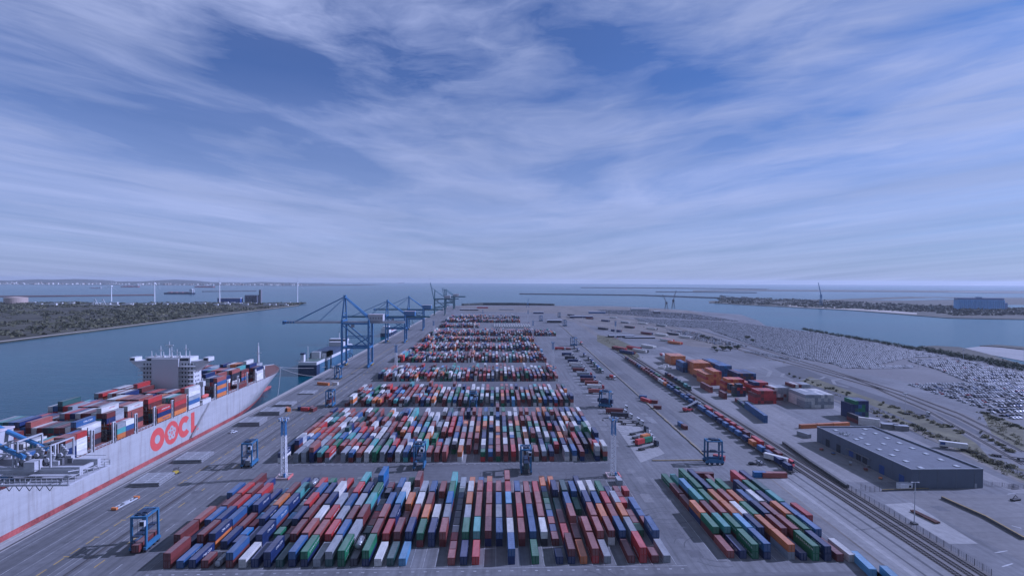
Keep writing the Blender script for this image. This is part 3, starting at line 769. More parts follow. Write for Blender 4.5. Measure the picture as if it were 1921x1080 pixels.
# ---------------------------------------------------------------- meshes of the nearest containers, one per colour and size
m_gap = mat('container_steel_dark', (.045, .045, .05, 1), .7); m_log = mat('container_lettering', (.72, .72, .70, 1), .6, var=.08); m_redlog = mat('container_lettering_red', (.5, .05, .05, 1), .6, var=.08)
CM = {}
def fade_sunlit(c):
    """roof paint chalked and dusty, also lightened as if more sun fell on top"""
    g = .34; f = .30  # pale blend: partly dust, partly brighter top light put into the colour
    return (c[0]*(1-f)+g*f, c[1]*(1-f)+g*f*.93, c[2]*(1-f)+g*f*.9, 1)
def dk(c, k): return (c[0]*k, c[1]*k, c[2]*k, 1)
def cont_mesh(c, L, h):
    key = (c, round(L, 1), round(h, 2))
    if key in CM: return CM[key]
    b = MB(); p = PALL[c]; hw, hl = CW/2, L/2
    b.box(-hw+.05, hw-.05, -hl+.06, hl-.06, .12, h-.06, 0, p); b.box(-hw+.06, hw-.06, -hl+.07, hl-.07, h-.06, h-.05, 0, fade_sunlit(p))
    e = .15
    for sx in (-1, 1):
        for sy in (-1, 1):
            b.box(sx*hw-(e if sx > 0 else 0), sx*hw+(0 if sx > 0 else e), sy*hl-(e if sy > 0 else 0), sy*hl+(0 if sy > 0 else e), 0, h, 0, dk(p, .86))
        b.box(sx*hw-(.09 if sx > 0 else 0), sx*hw+(0 if sx > 0 else .09), -hl+e, hl-e, h-.12, h-.008, 0, dk(p, .92))
        b.box(sx*hw-(.09 if sx > 0 else 0), sx*hw+(0 if sx > 0 else .09), -hl+e, hl-e, .02, .17, 0, dk(p, .8))
        # pressed side panels: ribs stand proud of the wall
        n = int(L/.75)
        for k in range(n):
            y = -hl+.35+k*(L-.7)/n
            b.box(sx*(hw-.05)-(.0 if sx > 0 else .028), sx*(hw-.05)+(.028 if sx > 0 else 0), y, y+.36, .17, h-.12, 0, p)
    for sy in (-1, 1):
        b.box(-hw+e, hw-e, sy*hl-(.1 if sy > 0 else 0), sy*hl+(0 if sy > 0 else .1), h-.13, h-.008, 0, dk(p, .9))
        b.box(-hw+e, hw-e, sy*hl-(.1 if sy > 0 else 0), sy*hl+(0 if sy > 0 else .1), .02, .17, 0, dk(p, .8))
    for x in (-.78, -.34, .34, .78): b.box(x-.03, x+.03, -hl-.0, -hl+.07, .2, h-.16, 1)      # lock rods on the doors
    b.box(-.02, .02, -hl+.03, -hl+.062, .2, h-.16, 2)
    for k in range(int(L/1.5)):                                                              # roof corrugation
        y = -hl+.5+k*(L-1)/int(L/1.5)
        b.box(-hw+.12, hw-.12, y, y+.55, h-.052, h-.022, 0, fade_sunlit(p))
    CM[key] = b.mesh('shipping_container', [M_CONT, mat('door_rod', (.30, .30, .31, 1), .5, .3), m_gap])
    return CM[key]
TXT = {}
def text(s, size, m, width=None):
    k = (s, size, m.name, width)
    if k not in TXT: TXT[k] = text_mesh(s, size, m, width)
    return TXT[k]
used_lab = {}
def clabel(c):
    L, where, half, d = c['d']
    w1 = CNAME[c['c']]+' '+L
    if where == 'lone': s = '%s container standing alone, %s' % (w1, d)
    elif where: s = '%s container, %s%s, %s' % (w1, where, ' '+half if half else '', d)
    else: s = '%s container%s, %s' % (w1, ' '+half if half else '', d)
    return s
def short(s):
    s = s.replace('from near end of low', 'of low').replace(' by the loading road', '').replace('row from left, ', 'row, ')
    wds = s.split()
    return ' '.join(wds[:16])
def dress(c, o):
    """company lettering where the photograph shows it"""
    k, L, h = c['c'], c['L'], c['h']
    side = 1 if c['x'] < 30 else -1
    if L < 7 and k != 'e': return
    if k in 'nb' and rnd.random() < .5: s, sz, m, wd = 'CMA CGM', 1.25, m_log, 5.6
    elif k == 'g' and rnd.random() < .75: s, sz, m, wd = 'E V E R G R E E N', .95, m_log, 10.2
    elif k == 'R' and rnd.random() < .4: s, sz, m, wd = 'HAMBURG SÜD', 1.1, m_log, 7.4
    elif k == 'o' and rnd.random() < .4: s, sz, m, wd = 'Hapag-Lloyd', 1.2, mat('container_lettering_blue', (.03, .06, .25, 1), .6, var=.05), 5.6
    elif k == 'w' and c['z'] > 17 and rnd.random() < .7: s, sz, m, wd = 'YANG MING', .8, m_redlog, 4.2
    else: return
    t_ = bpy.data.objects.new('lettering', text(s, sz, m, wd)); col.objects.link(t_); t_.parent = o
    t_.location = (side*(CW/2+.012), 1.2*side, h*.56)
    t_.rotation_euler = (R(90), 0, R(90*side))
SOLO = []
for c in NEAR:
    me = cont_mesh(c['c'], c['L'], c['h'])
    o = bpy.data.objects.new('shipping_container', me); col.objects.link(o)
    o.location = (c['x'], c['y'], c['z']); o.rotation_euler.z = c['rot']
    s = short(clabel(c))
    if s in used_lab:
        used_lab[s] += 1
    else: used_lab[s] = 1
    tag(o, s, 'container', 'stacked shipping containers')
    if c['y'] < 420: dress(c, o)
print('DUPLABEL', [k for k, v in used_lab.items() if v > 1][:8])
b = MB()
for c in POOL:
    if c.get('solo'): continue
    p = PALL[c['c']]; f = rnd.uniform(.82, 1.15); p = dk(p, f)
    P = cbox(c)
    b.hexa(P, 0, p, skip=(0, 1)); b.face([P[k] for k in (4, 5, 6, 7)], 0, fade_sunlit(p))
    # end frame and roof lines so the far boxes keep an edge
    if c['y'] < 620:
        hw, hl = CW/2, c['L']/2; cs, sn = math.cos(c['rot']), math.sin(c['rot'])
        def W(lx, ly, lz): return (c['x']+lx*cs-ly*sn, c['y']+lx*sn+ly*cs, c['z']+lz)
        for sx in (-1, 1): b.bar(W(sx*(hw-.08), -hl, c['h']-.03), W(sx*(hw-.08), hl, c['h']-.03), .16, .07, 0, dk(p, .85))
        for sy in (-1, 1): b.bar(W(-hw+.1, sy*(hl-.1), c['h']-.03), W(hw-.1, sy*(hl-.1), c['h']-.03), .2, .075, 0, dk(p, .78))
        for x in (-.78, -.3, .3, .78): b.bar(W(x, -hl-.01, .15), W(x, -hl-.01, c['h']-.15), .07, .05, 0, dk(p, .6))
tag(b.build('container_mass', M_CONT), 'multicoloured mass of stacked containers filling the farther yard blocks and the ship deck', 'containers', None, 'stuff')
print('POOL', len(POOL), 'cut', CUT)
# ---------------------------------------------------------------- the big container ship at the quay
m_hull = bpy.data.materials.new('hull_white'); t = NT(m_hull)
oc = t.new('ShaderNodeTexCoord').outputs['Object']
h1 = t.ramp(t.noise(t.scaled(oc, 1, .5, .035), 1., 5, .7), [(.34, (.80, .77, .74)), (.5, (1, 1, 1)), (.75, (1.04, 1.04, 1.04))])
h2 = t.ramp(t.noise(t.scaled(oc, 1, .05, .25), 1., 5, .6), [(.3, (.90, .90, .90)), (.6, (1.03, 1.03, 1.03))])
h3 = t.ramp(t.noise(t.scaled(oc, 1, .12, 1.1), 1., 4, .75), [(.63, (1, 1, 1)), (.72, (.72, .68, .64))])
br = t.new('ShaderNodeTexBrick'); br.inputs['Scale'].default_value = 1; br.inputs['Color1'].default_value = (1, 1, 1, 1); br.inputs['Color2'].default_value = (.975, .975, .975, 1); br.inputs['Mortar'].default_value = (.90, .89, .88, 1)
br.inputs['Brick Width'].default_value = 11; br.inputs['Row Height'].default_value = 2.9; br.inputs['Mortar Size'].default_value = .06
sp = t.new('ShaderNodeSeparateXYZ'); t.lk(oc, sp.inputs[0]); cbx = t.new('ShaderNodeCombineXYZ'); t.lk(sp.outputs['Y'], cbx.inputs[0]); t.lk(sp.outputs['Z'], cbx.inputs[1]); t.lk(cbx.outputs[0], br.inputs['Vector'])
hc = t.mix((.36, .36, .358, 1), h1, 1., 'MULTIPLY')
for k_ in (h2, h3, br.outputs['Color']): hc = t.mix(hc, k_, 1., 'MULTIPLY')
t.out(hc, .5); MATS['hull_white'] = m_hull; m_boot = mat('boot_red', (.34, .085, .075, 1), .6, var=.42, scale=.12)
m_shipw = mat('ship_white', (.52, .52, .52, 1), .5, var=.06); m_win = mat('dark_glass', (.015, .02, .03, 1), .15)
m_deck = mat('ship_deck', (.16, .075, .06, 1), .8); m_lash = mat('lashing_steel', (.10, .09, .095, 1), .7, .2); m_grey = mat('light_steel', (.42, .43, .44, 1), .6)
m_logo = mat('hull_lettering_red', (.50, .07, .06, 1), .6, var=.06)
ship = empty('container_ship', (SHIP_CX, 300, -3), 0, 'huge white hulled container ship with red boot stripe moored along the quay', 'ship')
def hull_outline(z, y0=40):
    k = max(0., (z+3)/20.8)
    yt = 489+23*k**1.3; ys = 372+70*k; pw = 1.7+.75*k
    pts = []
    for i in range(31):
        f = i/30; y = y0+(ys-y0)*min(1, f*2) if f <= .5 else ys+(yt-ys)*((f-.5)*2)
        d = 0 if y <= ys else ((y-ys)/(yt-ys))**pw
        pts.append((max(0.0, SHIP_HB*(1-d)), y))
    return pts
b = MB(); levels = [-3.2, -1.5, .35, 3, 6.5, 10, 14, 17.8]
LV = [hull_outline(z) for z in levels]
oy = 300; oz = -3
for s in (-1, 1):
    for li in range(len(levels)-1):
        for i in range(30):
            a, a2 = LV[li][i], LV[li][i+1]; c_, c2 = LV[li+1][i], LV[li+1][i+1]
            b.face([(s*a[0], a[1]-oy, levels[li]-oz), (s*a2[0], a2[1]-oy, levels[li]-oz), (s*c2[0], c2[1]-oy, levels[li+1]-oz), (s*c_[0], c_[1]-oy, levels[li+1]-oz)], 1 if levels[li+1] < .5 else 0)
hull = b.build('hull', [m_hull, m_boot], ship, smooth=False)
b = MB(); T = LV[-1]
b.face([(x-.3 if x > .3 else 0, y-oy, 17.3-oz) for x, y in T]+[(-(x-.3) if x > .3 else 0, y-oy, 17.3-oz) for x, y in reversed(T)])
for i in range(29):     # hatch coamings
    pass
b.build('deck', m_deck, ship)
b = MB(); b.tube((0, 480-oy, -2.6-oz), (0, 499-oy, -2.2-oz), 2.4, 14, 0, 1.8); b.tube((0, 499-oy, -2.2-oz), (0, 504-oy, -2.0-oz), 1.8, 14, 0, .6)
b.build('bulbous_bow', m_boot, ship, True)
# hatch covers and the walkway rail along the deck edge
b = MB()
for y, a, m_, f, c0 in BAYS:
    hw = 22 if y < 430 else 15
    b.box(-hw, hw, y-7-oy, y+7-oy, 17.4-oz, 18.15-oz)
b.build('hatch_cover', mat('hatch_paint', (.20, .085, .07, 1), .7), ship)
b = MB()
for s in (-1, 1):
    x = s*22.6
    for zz_ in (18.4, 19.0): b.bar((x, 60-oy, zz_-oz), (x, 440-oy, zz_-oz), .12)
    for k in range(150): b.bar((x, 62+k*2.5-oy, 17.5-oz), (x, 62+k*2.5-oy, 19-oz), .14)
    for k in range(64): b.box(x-s*1.6-.6, x-s*1.6+.6, 70+k*5.8-oy, 71.5+k*5.8-oy, 17.3-oz, 18.3-oz)
b.build('deck_railing', m_shipw, ship)
lb_y = [182.5, 198.3, 214.8, 232.5, 253, 267, 283, 298.3, 314.3, 328.8, 361.8, 378, 393.3, 407.7, 421.8, 437]
for y in lb_y:
    b = MB(); n = 18; top = 27.5 if y < 420 else 25
    for k in range(n+1):
        x = -23+k*46/n
        b.bar((x, y-oy, 17.4-oz), (x, y-oy, top-oz+(1.2 if k % 2 else 0)), .5 if k in (0, n) else .28)
    for z in (20.3, 22.9, 25.3): b.box(-23, 23, y-.45-oy, y+.45-oy, z-oz, z+.18-oz)
    for k in range(0, n, 3):
        x = -23+k*46/n; b.bar((x, y-oy, 17.6-oz), (x+46/n*3, y-oy, 25-oz), .16); b.bar((x+46/n*3, y-oy, 17.6-oz), (x, y-oy, 25-oz), .16)
    b.build('lashing_bridge', m_lash, ship)
    b = MB(); b.box(22.1, 22.9, y-.9-oy, y+.9-oy, 17.4-oz, 27.8-oz)
    for z in (18.5, 21, 23.5): b.box(22.88, 22.96, y-.45-oy, y+.45-oy, z-oz, z+1.6-oz, 1)
    b.build('bridge_end_post', [m_shipw, m_win], ship)
# accommodation block and navigation bridge
acc = MB(); acc.box(-16, 16, 348-oy, 357-oy, 17.3-oz, 44-oz); accom = acc.build('accommodation', m_shipw, ship)
b = MB(); b.box(-9.5, 7.5, 346.2-oy, 348-oy, 20-oz, 47-oz); b.build('funnel_casing', mat('casing_white', (.46, .46, .47, 1), .5, var=.03), ship)
for x0, x1 in ((-17.5, -9.6), (7.6, 17.5)):
    b = MB()
    for k in range(9):
        z = 20+k*2.75
        b.box(x0, x1, 345.6-oy, 348-oy, z-oz, z+.2-oz); b.bar((x0, 345.6-oy, z+1.1-oz), (x1, 345.6-oy, z+1.1-oz), .1)
        for q in range(5): b.bar((x0+q*(x1-x0)/4, 345.65-oy, z-oz), (x0+q*(x1-x0)/4, 345.65-oy, z+1.1-oz), .1)
    b.build('deck_gallery', m_shipw, accom)
b = MB()
for k in range(9):
    for x in (-15, -13, -11, 9, 11, 13, 15): b.box(x-.4, x+.4, 347.9-oy, 347.97-oy, 20.8+k*2.75-oz, 21.9+k*2.75-oz)
    for y in (350, 352, 354): b.box(15.98, 16.04, y-.4-oy, y+.4-oy, 20.8+k*2.75-oz, 21.9+k*2.75-oz)
b.build('window', m_win, accom)
b = MB()
b.hexa(((-16, 349-oy, 38-oz), (16, 349-oy, 38-oz), (16, 356-oy, 38-oz), (-16, 356-oy, 38-oz), (-23.6, 349-oy, 44.2-oz), (23.6, 349-oy, 44.2-oz), (23.6, 356-oy, 44.2-oz), (-23.6, 356-oy, 44.2-oz)))
b.box(-23.6, 23.6, 348.8-oy, 356.2-oy, 44.2-oz, 45.3-oz); b.box(-14, 14, 347.8-oy, 357.5-oy, 44-oz, 47.6-oz); b.box(-25, -21.5, 349-oy, 356-oy, 45-oz, 47.4-oz); b.box(21.5, 25, 349-oy, 356-oy, 45-oz, 47.4-oz)
nb = b.build('navigation_bridge', m_shipw, ship)
b = MB(); b.box(-13, 13, 347.72-oy, 347.82-oy, 45.6-oz, 46.9-oz)
for x in (-23.2, 23.2): b.box(x-1.2, x+1.2, 348.9-oy, 349.02-oy, 45.7-oz, 46.9-oz)
b.build('window_band', m_win, nb)
b = MB()
for x, h, y in ((-11.5, 4, 350), (-7, 7, 352), (-1.5, 10, 352), (-1.2, 6, 354), (4, 5, 351), (9, 8, 352), (12.5, 4, 350), (2, 3, 349), (6.5, 3.4, 350), (-9.5, 3, 351), (-4, 3.6, 350)):
    b.tube((x, y-oy, 47.4-oz), (x, y-oy, 47.6+h-oz), .35, 6, 0, .16); 
    if h > 4.5: b.bar((x-1.5, y-oy, 47+h*.7-oz), (x+1.5, y-oy, 47+h*.7-oz), .25)
    if h < 4: b.box(x-.8, x+.8, y-.8-oy, y+.8-oy, 47.5-oz, 48.6-oz)
b.bar((-4, 352-oy, 55-oz), (1, 352-oy, 55-oz), .5); b.bar((-14, 347.9-oy, 48.6-oz), (14, 347.9-oy, 48.6-oz), .1)
for x in range(-14, 15, 2): b.bar((x, 347.9-oy, 47.5-oz), (x, 347.9-oy, 48.6-oz), .1)
b.build('radar_mast', m_shipw, nb)
# provisions crane, lifeboat, gangway, foremast
b = MB(); b.tube((20.5, 350-oy, 17.4-oz), (20.5, 350-oy, 31-oz), 1.1, 10); b.box(19.2, 21.8, 348.6-oy, 351.4-oy, 29-oz, 32-oz); b.bar((20.5, 350-oy, 30-oz), (14, 352-oy, 31-oz), .8); b.bar((20.5, 350-oy, 33-oz), (14, 352-oy, 31.5-oz), .2); b.bar((20.5, 350-oy, 31-oz), (20.5, 350-oy, 34-oz), .5)
b.box(18.5, 22.8, 346-oy, 356-oy, 17.3-oz, 20.4-oz)
b.build('provision_crane', m_shipw, ship)
b = MB()
for i in range(8):
    y0_, y1_ = 347+i, 348+i; f = lambda y: 1.35*math.sqrt(max(.05, 1-((y-351)/4.3)**2))
    b.tube((21.6, y0_-oy, 22.2-oz), (21.6, y1_-oy, 22.2-oz), f(y0_), 10, 0, f(y1_), i in (0, 7))
b.build('lifeboat', mat('lifeboat_red', (.52, .11, .08, 1), .5, var=.1), ship, True)
b = MB(); b.bar((23.3, 353-oy, 17-oz), (24.3, 331-oy, 1.0-oz), 1.0, .5); b.bar((23.3, 353-oy, 18.1-oz), (24.3, 331-oy, 2.1-oz), .12); b.bar((24.5, 353-oy, 18.1-oz), (25.3, 331-oy, 2.1-oz), .12)
b.build('gangway', mat('gangway_alu', (.36, .35, .34, 1), .6), ship)
b = MB(); b.tube((0, 478-oy, 17.3-oz), (0, 478-oy, 39-oz), 1.1, 10, 0, .6); b.bar((-2.5, 478-oy, 33-oz), (2.5, 478-oy, 33-oz), .4); b.tube((0, 478-oy, 39-oz), (0, 478-oy, 42-oz), .3, 6)
b.build('foremast', m_shipw, ship)
b = MB(); b.box(-12, 12, 456-oy, 457-oy, 17.3-oz, 24-oz)
for k in range(8): b.box(-10+k*2.6, -8.6+k*2.6, 462+(k % 3)*3-oy, 464+(k % 3)*3-oy, 17.3-oz, 19.2-oz)
for s in (-1, 1):
    for i in range(16, 29): 
        a, c_ = T[i], T[i+1]; b.bar((s*(a[0]-.2), a[1]-oy, 18.9-oz), (s*(c_[0]-.2), c_[1]-oy, 18.9-oz), .12); b.bar((s*(a[0]-.2), a[1]-oy, 17.5-oz), (s*(a[0]-.2), a[1]-oy, 18.9-oz), .12)
b.build('forecastle_gear', mat('winch_grey', (.22, .21, .22, 1), .7), ship)
# lettering on the hull: ring letters with a blossom in the second ring
def ring_poly(cy_, cz, ro, ri, a0, a1, n=40, sq=1.):
    F_ = []
    for i in range(n):
        t0 = a0+(a1-a0)*i/n; t1 = a0+(a1-a0)*(i+1)/n
        F_.append([(cy_+ro*math.cos(t0)*sq, cz+ro*math.sin(t0)), (cy_+ro*math.cos(t1)*sq, cz+ro*math.sin(t1)), (cy_+ri*math.cos(t1)*sq, cz+ri*math.sin(t1)), (cy_+ri*math.cos(t0)*sq, cz+ri*math.sin(t0))])
    return F_
def letter(faces, x=23.03):
    b = MB()
    for f in faces: b.hexa([(x-.1, y-oy, z-oz) for y, z in f]+[(x+.02, y-oy, z-oz) for y, z in f])
    return b.build('hull_lettering', m_logo, ship)
zc = 9.3
letter(ring_poly(300.0, zc, 6.3, 2.4, 0, 2*math.pi))
letter(ring_poly(313.0, zc, 6.6, .01, 0, 2*math.pi))
b = MB()
for k in range(5):      # the white blossom inside the second ring
    a = math.pi/2+k*2*math.pi/5
    for f in ring_poly(313.0+2.3*math.cos(a), zc+2.3*math.sin(a), 1.85, .01, 0, 2*math.pi, 18): b.hexa([(23.0+.02*k*.2, y-oy, z-oz) for y, z in f]+[(23.07+.004*k, y-oy, z-oz) for y, z in f])
for f in ring_poly(313.0, zc, 1.9, .01, 0, 2*math.pi, 18): b.hexa([(23.0, y-oy, z-oz) for y, z in f]+[(23.095, y-oy, z-oz) for y, z in f])
b.build('blossom_emblem', m_hull, ship)
f2 = ring_poly(313.0, zc, 1.0, .5, 0, 2*math.pi, 14)
for k in range(5):
    a = math.pi/2+k*2*math.pi/5; f2 += ring_poly(313.0+2.3*math.cos(a), zc+2.3*math.sin(a), .55, .01, 0, 2*math.pi, 10)
letter(f2, 23.11)
letter(ring_poly(325.6, zc, 6.3, 2.6, R(42), R(318)))
letter([[(332.4, zc-5.8), (336.2, zc-5.8), (336.2, zc+6.4), (332.4, zc+6.4)], [(336.2, zc-5.8), (340.6, zc-5.8), (340.6, zc-2.6), (336.2, zc-2.6)]])
b = MB()
for y, z in ((255, 9), (205, 5.2)): b.box(22.9, 23.05, y-.2-oy, y+.2-oy, z-oz, z+1.6-oz)
b.build('draught_mark', mat('mark_orange', (.55, .22, .06, 1), .6), ship)
# mooring lines
for i, (a, q) in enumerate((((-199, 497, 17), (-182.5, 545, .4)), ((-196, 492, 17.2), (-182.5, 452, .4)), ((-200, 499, 17), (-182.8, 612, .4)))):
    b = MB(); a = Vector(a); q = Vector(q); last = a
    for k in range(1, 9):
        f = k/8; p = a.lerp(q, f); p.z -= 5*f*(1-f)*1.6; b.tube(last, p, .14, 5, 0, None, False); last = p
    tag(b.build('mooring_rope', mat('rope', (.40, .38, .36, 1), .9)), ['long pale mooring rope slanting from bow to bollard', 'near pale mooring rope dropping steeply from bow to quay', 'farthest pale mooring rope stretched from bow towards second ship'][i], 'rope', 'mooring ropes at the bow')

# ---------------------------------------------------------------- ro-ro ship moored ahead of it
m_blue = mat('hull_blue', (.05, .115, .175, 1), .5, var=.12, scale=.1); m_navy = mat('hull_navy', (.02, .035, .08, 1), .5, var=.15)
r2 = empty('cargo_ship', (-197, 640, -3), 0, 'blue hulled cargo ship with white upperworks moored behind the blue crane', 'ship')
b = MB()
pl = [(-9.5, -76), (9.5, -76), (9.5, 60), (8, 72), (4, 84), (0, 92), (-4, 84), (-8, 72), (-9.5, 60)]
b.prism(pl, -.2, 11.5); b.build('hull', m_blue, r2)
b = MB(); b.box(-9.6, 9.6, -76.3, -75.9, 0, 11.4); b.box(9.45, 9.62, -76, -66, 0, 11.4); b.build('stern_plate', m_navy, r2)
b = MB(); b.prism([(x*1.0, y*.999) for x, y in pl], 11.5, 14.5); b.build('bulwark', m_shipw, r2)
b = MB(); b.box(-9.2, 9.2, -72, 58, 14.5, 14.7); b.build('weather_deck', mat('green_deck', (.10, .14, .12, 1), .8), r2)
b = MB(); b.box(-8, -4.5, -74, -69, 14.6, 22); b.build('funnel', m_shipw, r2)
b = MB(); b.box(-8.2, -4.3, -74.2, -68.8, 22, 23.6); b.build('funnel_top', m_navy, r2)
b = MB(); b.box(-4, 5, -52, -44, 14.6, 22); b.build('deck_house', m_shipw, r2)
b = MB(); b.box(5.2, 9, -48, -18, 14.7, 19.5); b.build('ramp_house', m_shipw, r2)
b = MB(); b.tube((-3, -66, 14.6), (-3, -66, 30), .3, 6); b.build('stern_mast', m_shipw, r2)
b = MB(); b.box(-9, 9, -42, 20, 14.6, 19.5); b.box(2, 6, -40, -30, 19.5, 19.9); b.build('hatch', mat('hatch_dark', (.04, .06, .10, 1), .7), r2)
b = MB(); b.box(-9, 9, 24, 46, 14.6, 24); b.box(-11, 11, 32, 42, 24, 27); b.tube((0, 38, 27), (0, 38, 34), .4, 6); b.build('accommodation', m_shipw, r2)
b = MB(); b.box(-10.8, 10.8, 31.9, 32.05, 25, 26.3); b.build('window_band', m_win, r2)
r3 = empty('feeder_ship', (-196, 990, -3), 0, 'small white ship berthed at the far quay between crane legs', 'ship')
b = MB(); b.prism([(-8, -40), (8, -40), (8, 30), (0, 52), (-8, 30)], -.2, 6.5); b.build('hull', m_navy, r3)
b = MB(); b.box(-7, 7, -38, -14, 6.5, 15); b.box(-5, 5, -36, -20, 15, 18.5); b.prism([(-8, -40), (8, -40), (8, 30), (0, 52), (-8, 30)], 6.5, 8.5); b.build('upperworks', m_shipw, r3)
b = MB(); b.box(-6, 6, -10, 24, 8.5, 11.5); b.build('hatch', m_boot, r3)

# ---------------------------------------------------------------- ship-to-shore cranes
m_cb = mat('crane_blue', (.06, .165, .33, 1), .5, var=.14, scale=.12); m_cw = mat('crane_white', (.40, .40, .41, 1), .55, var=.1); m_cg = mat('crane_green', (.05, .13, .16, 1), .55, var=.12)
def crane(name, Y, label, m_leg, m_boom, raised=False, xl=-171.5, xr=-142, zb=50., za=79., LB=46, m_house=None, group='quay cranes'):
    r0 = empty(name, (0, Y, 0), 0, label, 'crane', group)
    hs = 9.0
    for x in (xl, xr):
        for s in (-1, 1):
            b = MB(); b.bar((x, s*hs, 2.6), (x, s*hs, zb+3), 2.0, 1.7); b.build('leg', m_leg, r0)
        b = MB(); b.bar((x, -hs-3, 3.0), (x, hs+3, 3.0), 1.3, 1.6); b.build('sill_beam', m_leg, r0)
        b = MB(); b.bar((x, -hs, 22), (x, hs, 22), 1.4, 2.0); b.build('portal_beam', m_leg, r0)
        b = MB(); b.bar((x, -hs, zb+2), (x, hs, zb+2), 1.3, 2); b.build('upper_beam', m_leg, r0)
        for s in (-1, 1):
            b = MB()
            for q in (-3, -1, 1, 3): b.box(x-.7, x+.7, s*hs+q*1.4-.6, s*hs+q*1.4+.6, .1, 1.5)
            b.box(x-.5, x+.5, s*hs-5, s*hs+5, 1.4, 2.4); b.build('bogie', mat('bogie_yellow', (.34, .25, .07, 1), .7) if s > 0 else m_leg, r0)
    for s in (-1, 1):
        b = MB(); b.bar((xl, s*hs, 22), (xr, s*hs, 22), 1.4, 2.2); b.bar((xl, s*hs, zb-1), (xr, s*hs, zb-1), 1.2, 1.8)
        b.bar((xl, s*hs, zb-2), (xr, s*hs, 23), 1.1); b.bar((xl+9, s*hs, 22), (xr, s*hs, 34), .8); b.bar((xl, s*hs, 33), (xr, s*hs, 34), .8)
        b.build('side_brace', m_leg, r0)
    b = MB()
    for s in (-1, 1): b.bar((xl, s*hs, zb+3), (xl+1, s*2.2, za), 1.3); b.bar((xr+1, s*hs, zb+3), (xl+1.5, s*2.2, za-1), .5)
    b.bar((xl+1, -2.6, za), (xl+1, 2.6, za), 1.8); b.box(xl-.5, xl+2.5, -2, 2, za+.5, za+1.6); b.bar((xl, -7, zb+10), (xl, 7, zb+10), .8); b.build('apex_frame', m_leg, r0)
    b = MB()
    for s in (-1, 1): b.tube((xl+1, s*2.4, za-.5), (xr-1, s*3.2, zb+5), .75, 8)
    b.build('back_stay', m_leg, r0)
    # boom: two girders with walkway; raised or lowered
    hx, hz_ = xl-2, zb
    L = LB if raised else 64
    ang = R(78) if raised else 0
    def bp(d, dz=0, y=0): return (hx-d*math.cos(ang)-dz*math.sin(ang)*-1*0, y, hz_+d*math.sin(ang)+dz)
    b = MB()
    for s in (-1, 1):
        b.bar(bp(0, 0, s*3), bp(L, 0, s*3), 1.1, 2.2)
        if not raised: b.bar(bp(0, 2.3, s*4.1), bp(L, 2.3, s*4.1), .12); b.bar(bp(0, -.6, s*4.1), bp(L, -.6, s*4.1), .9, .1)
    for k in range(9): b.bar(bp(k*8, 0, -3), bp(k*8, 0, 3), .7, .8)
    b.build('boom', m_boom, r0)
    if not raised:
        b = MB()
        for k in range(4): b.bar(bp(L-1-k*3, 0, -3.4), bp(L-2.4-k*3, 0, -3.4), 1.5, 2.4)
        b.bar((hx-L+11, 0, zb), (hx-L, 0, zb), .8, 1.2); b.box(hx-L-1.5, hx-L+.5, -4.5, 4.5, zb-2.2, zb+1.5); b.build('boom_tip', m_leg, r0)
    b = MB()
    for s in (-1, 1):
        if raised:
            b.bar((xl+1, s*2.2, za), bp(L*.7, 0, s*3), .5)
        else:
            b.bar((xl+1, s*2.2, za), bp(52, 1, s*3), .6); b.bar((xl+1, s*2.2, za-1), bp(26, 1, s*3), .35)
    b.build('fore_stay', m_leg, r0)
    # land-side girder with its tail
    tail = xr+38.5
    b = MB()
    for s in (-1, 1): b.bar((hx, s*3, zb), (tail, s*3, zb), 1.1, 2.2); b.bar((xr-2, s*5, zb-.4), (tail, s*5, zb-.4), 1.2, .15); b.bar((xr, s*5.5, zb+1.1), (tail, s*5.5, zb+1.1), .12)
    for k in range(9): b.bar((hx+k*8.6, -3, zb), (hx+k*8.6, 3, zb), .6, .8)
    b.bar((xr+4, 0, zb+4.5), (tail-6, 2.5, zb+.8), .4); b.build('tail_girder', m_boom, r0)
    b = MB(); b.box(xr-1.5, xr+15, -5, 5, zb+1.6, zb+8.6)
    mh = b.build('machinery_house', m_house or m_cw, r0)
    b = MB(); b.box(xr-1.7, xr+15.2, -5.2, 5.2, zb+8.6, zb+9.1); b.build('house_roof', mat('house_roof_pink', (.50, .44, .45, 1), .6), mh)
    for k in range(5): b = MB(); b.box(xr+k*3+.5, xr+k*3+2, -5.05, -4.97, zb+4, zb+6); b.build('house_vent', mat('vent_grey', (.2, .2, .22, 1), .7), mh)
    b = MB(); b.box(xl+8, xl+11, -1.8, 1.8, zb-6, zb-2.6); b.box(xl+5, xl+13, -2.6, 2.6, zb-2.4, zb-1.4); cb_ = b.build('operator_cab', m_cw, r0)
    b = MB(); b.box(xl+7.9, xl+8.02, -1.6, 1.6, zb-5.4, zb-3.2); b.build('cab_window', m_win, cb_)
    b = MB()
    n = 18
    for k in range(n):
        a0, a1 = 2*math.pi*k/n, 2*math.pi*(k+1)/n
        b.bar((xl+9+3.2*math.cos(a0), -hs-.8, 13+3.2*math.sin(a0)), (xl+9+3.2*math.cos(a1), -hs-.8, 13+3.2*math.sin(a1)), .4)
        if k % 3 == 0: b.bar((xl+9, -hs-.8, 13), (xl+9+3.2*math.cos(a0), -hs-.8, 13+3.2*math.sin(a0)), .15)
    b.bar((xl+9, -hs-.8, 13), (xl+9, -hs+.3, 20.8), .4)
    b.build('cable_reel', m_win, r0)
    b = MB()
    for k in range(8):
        z0_, z1_ = 4+k*6, 10+k*6
        b.bar((xr+1.8, -hs+(-1 if k % 2 else 1), z0_), (xr+1.8, -hs+(1 if k % 2 else -1), min(z1_, zb)), .3); b.box(xr+1, xr+2.8, -hs-1.5, -hs+1.5, z0_-.1, z0_+.05)
    b.build('stairway', m_leg, r0)
    return r0, tail
crane('quay_crane', 609, 'nearest blue quay crane with lowered boom and white machinery house', m_cb, m_cw)
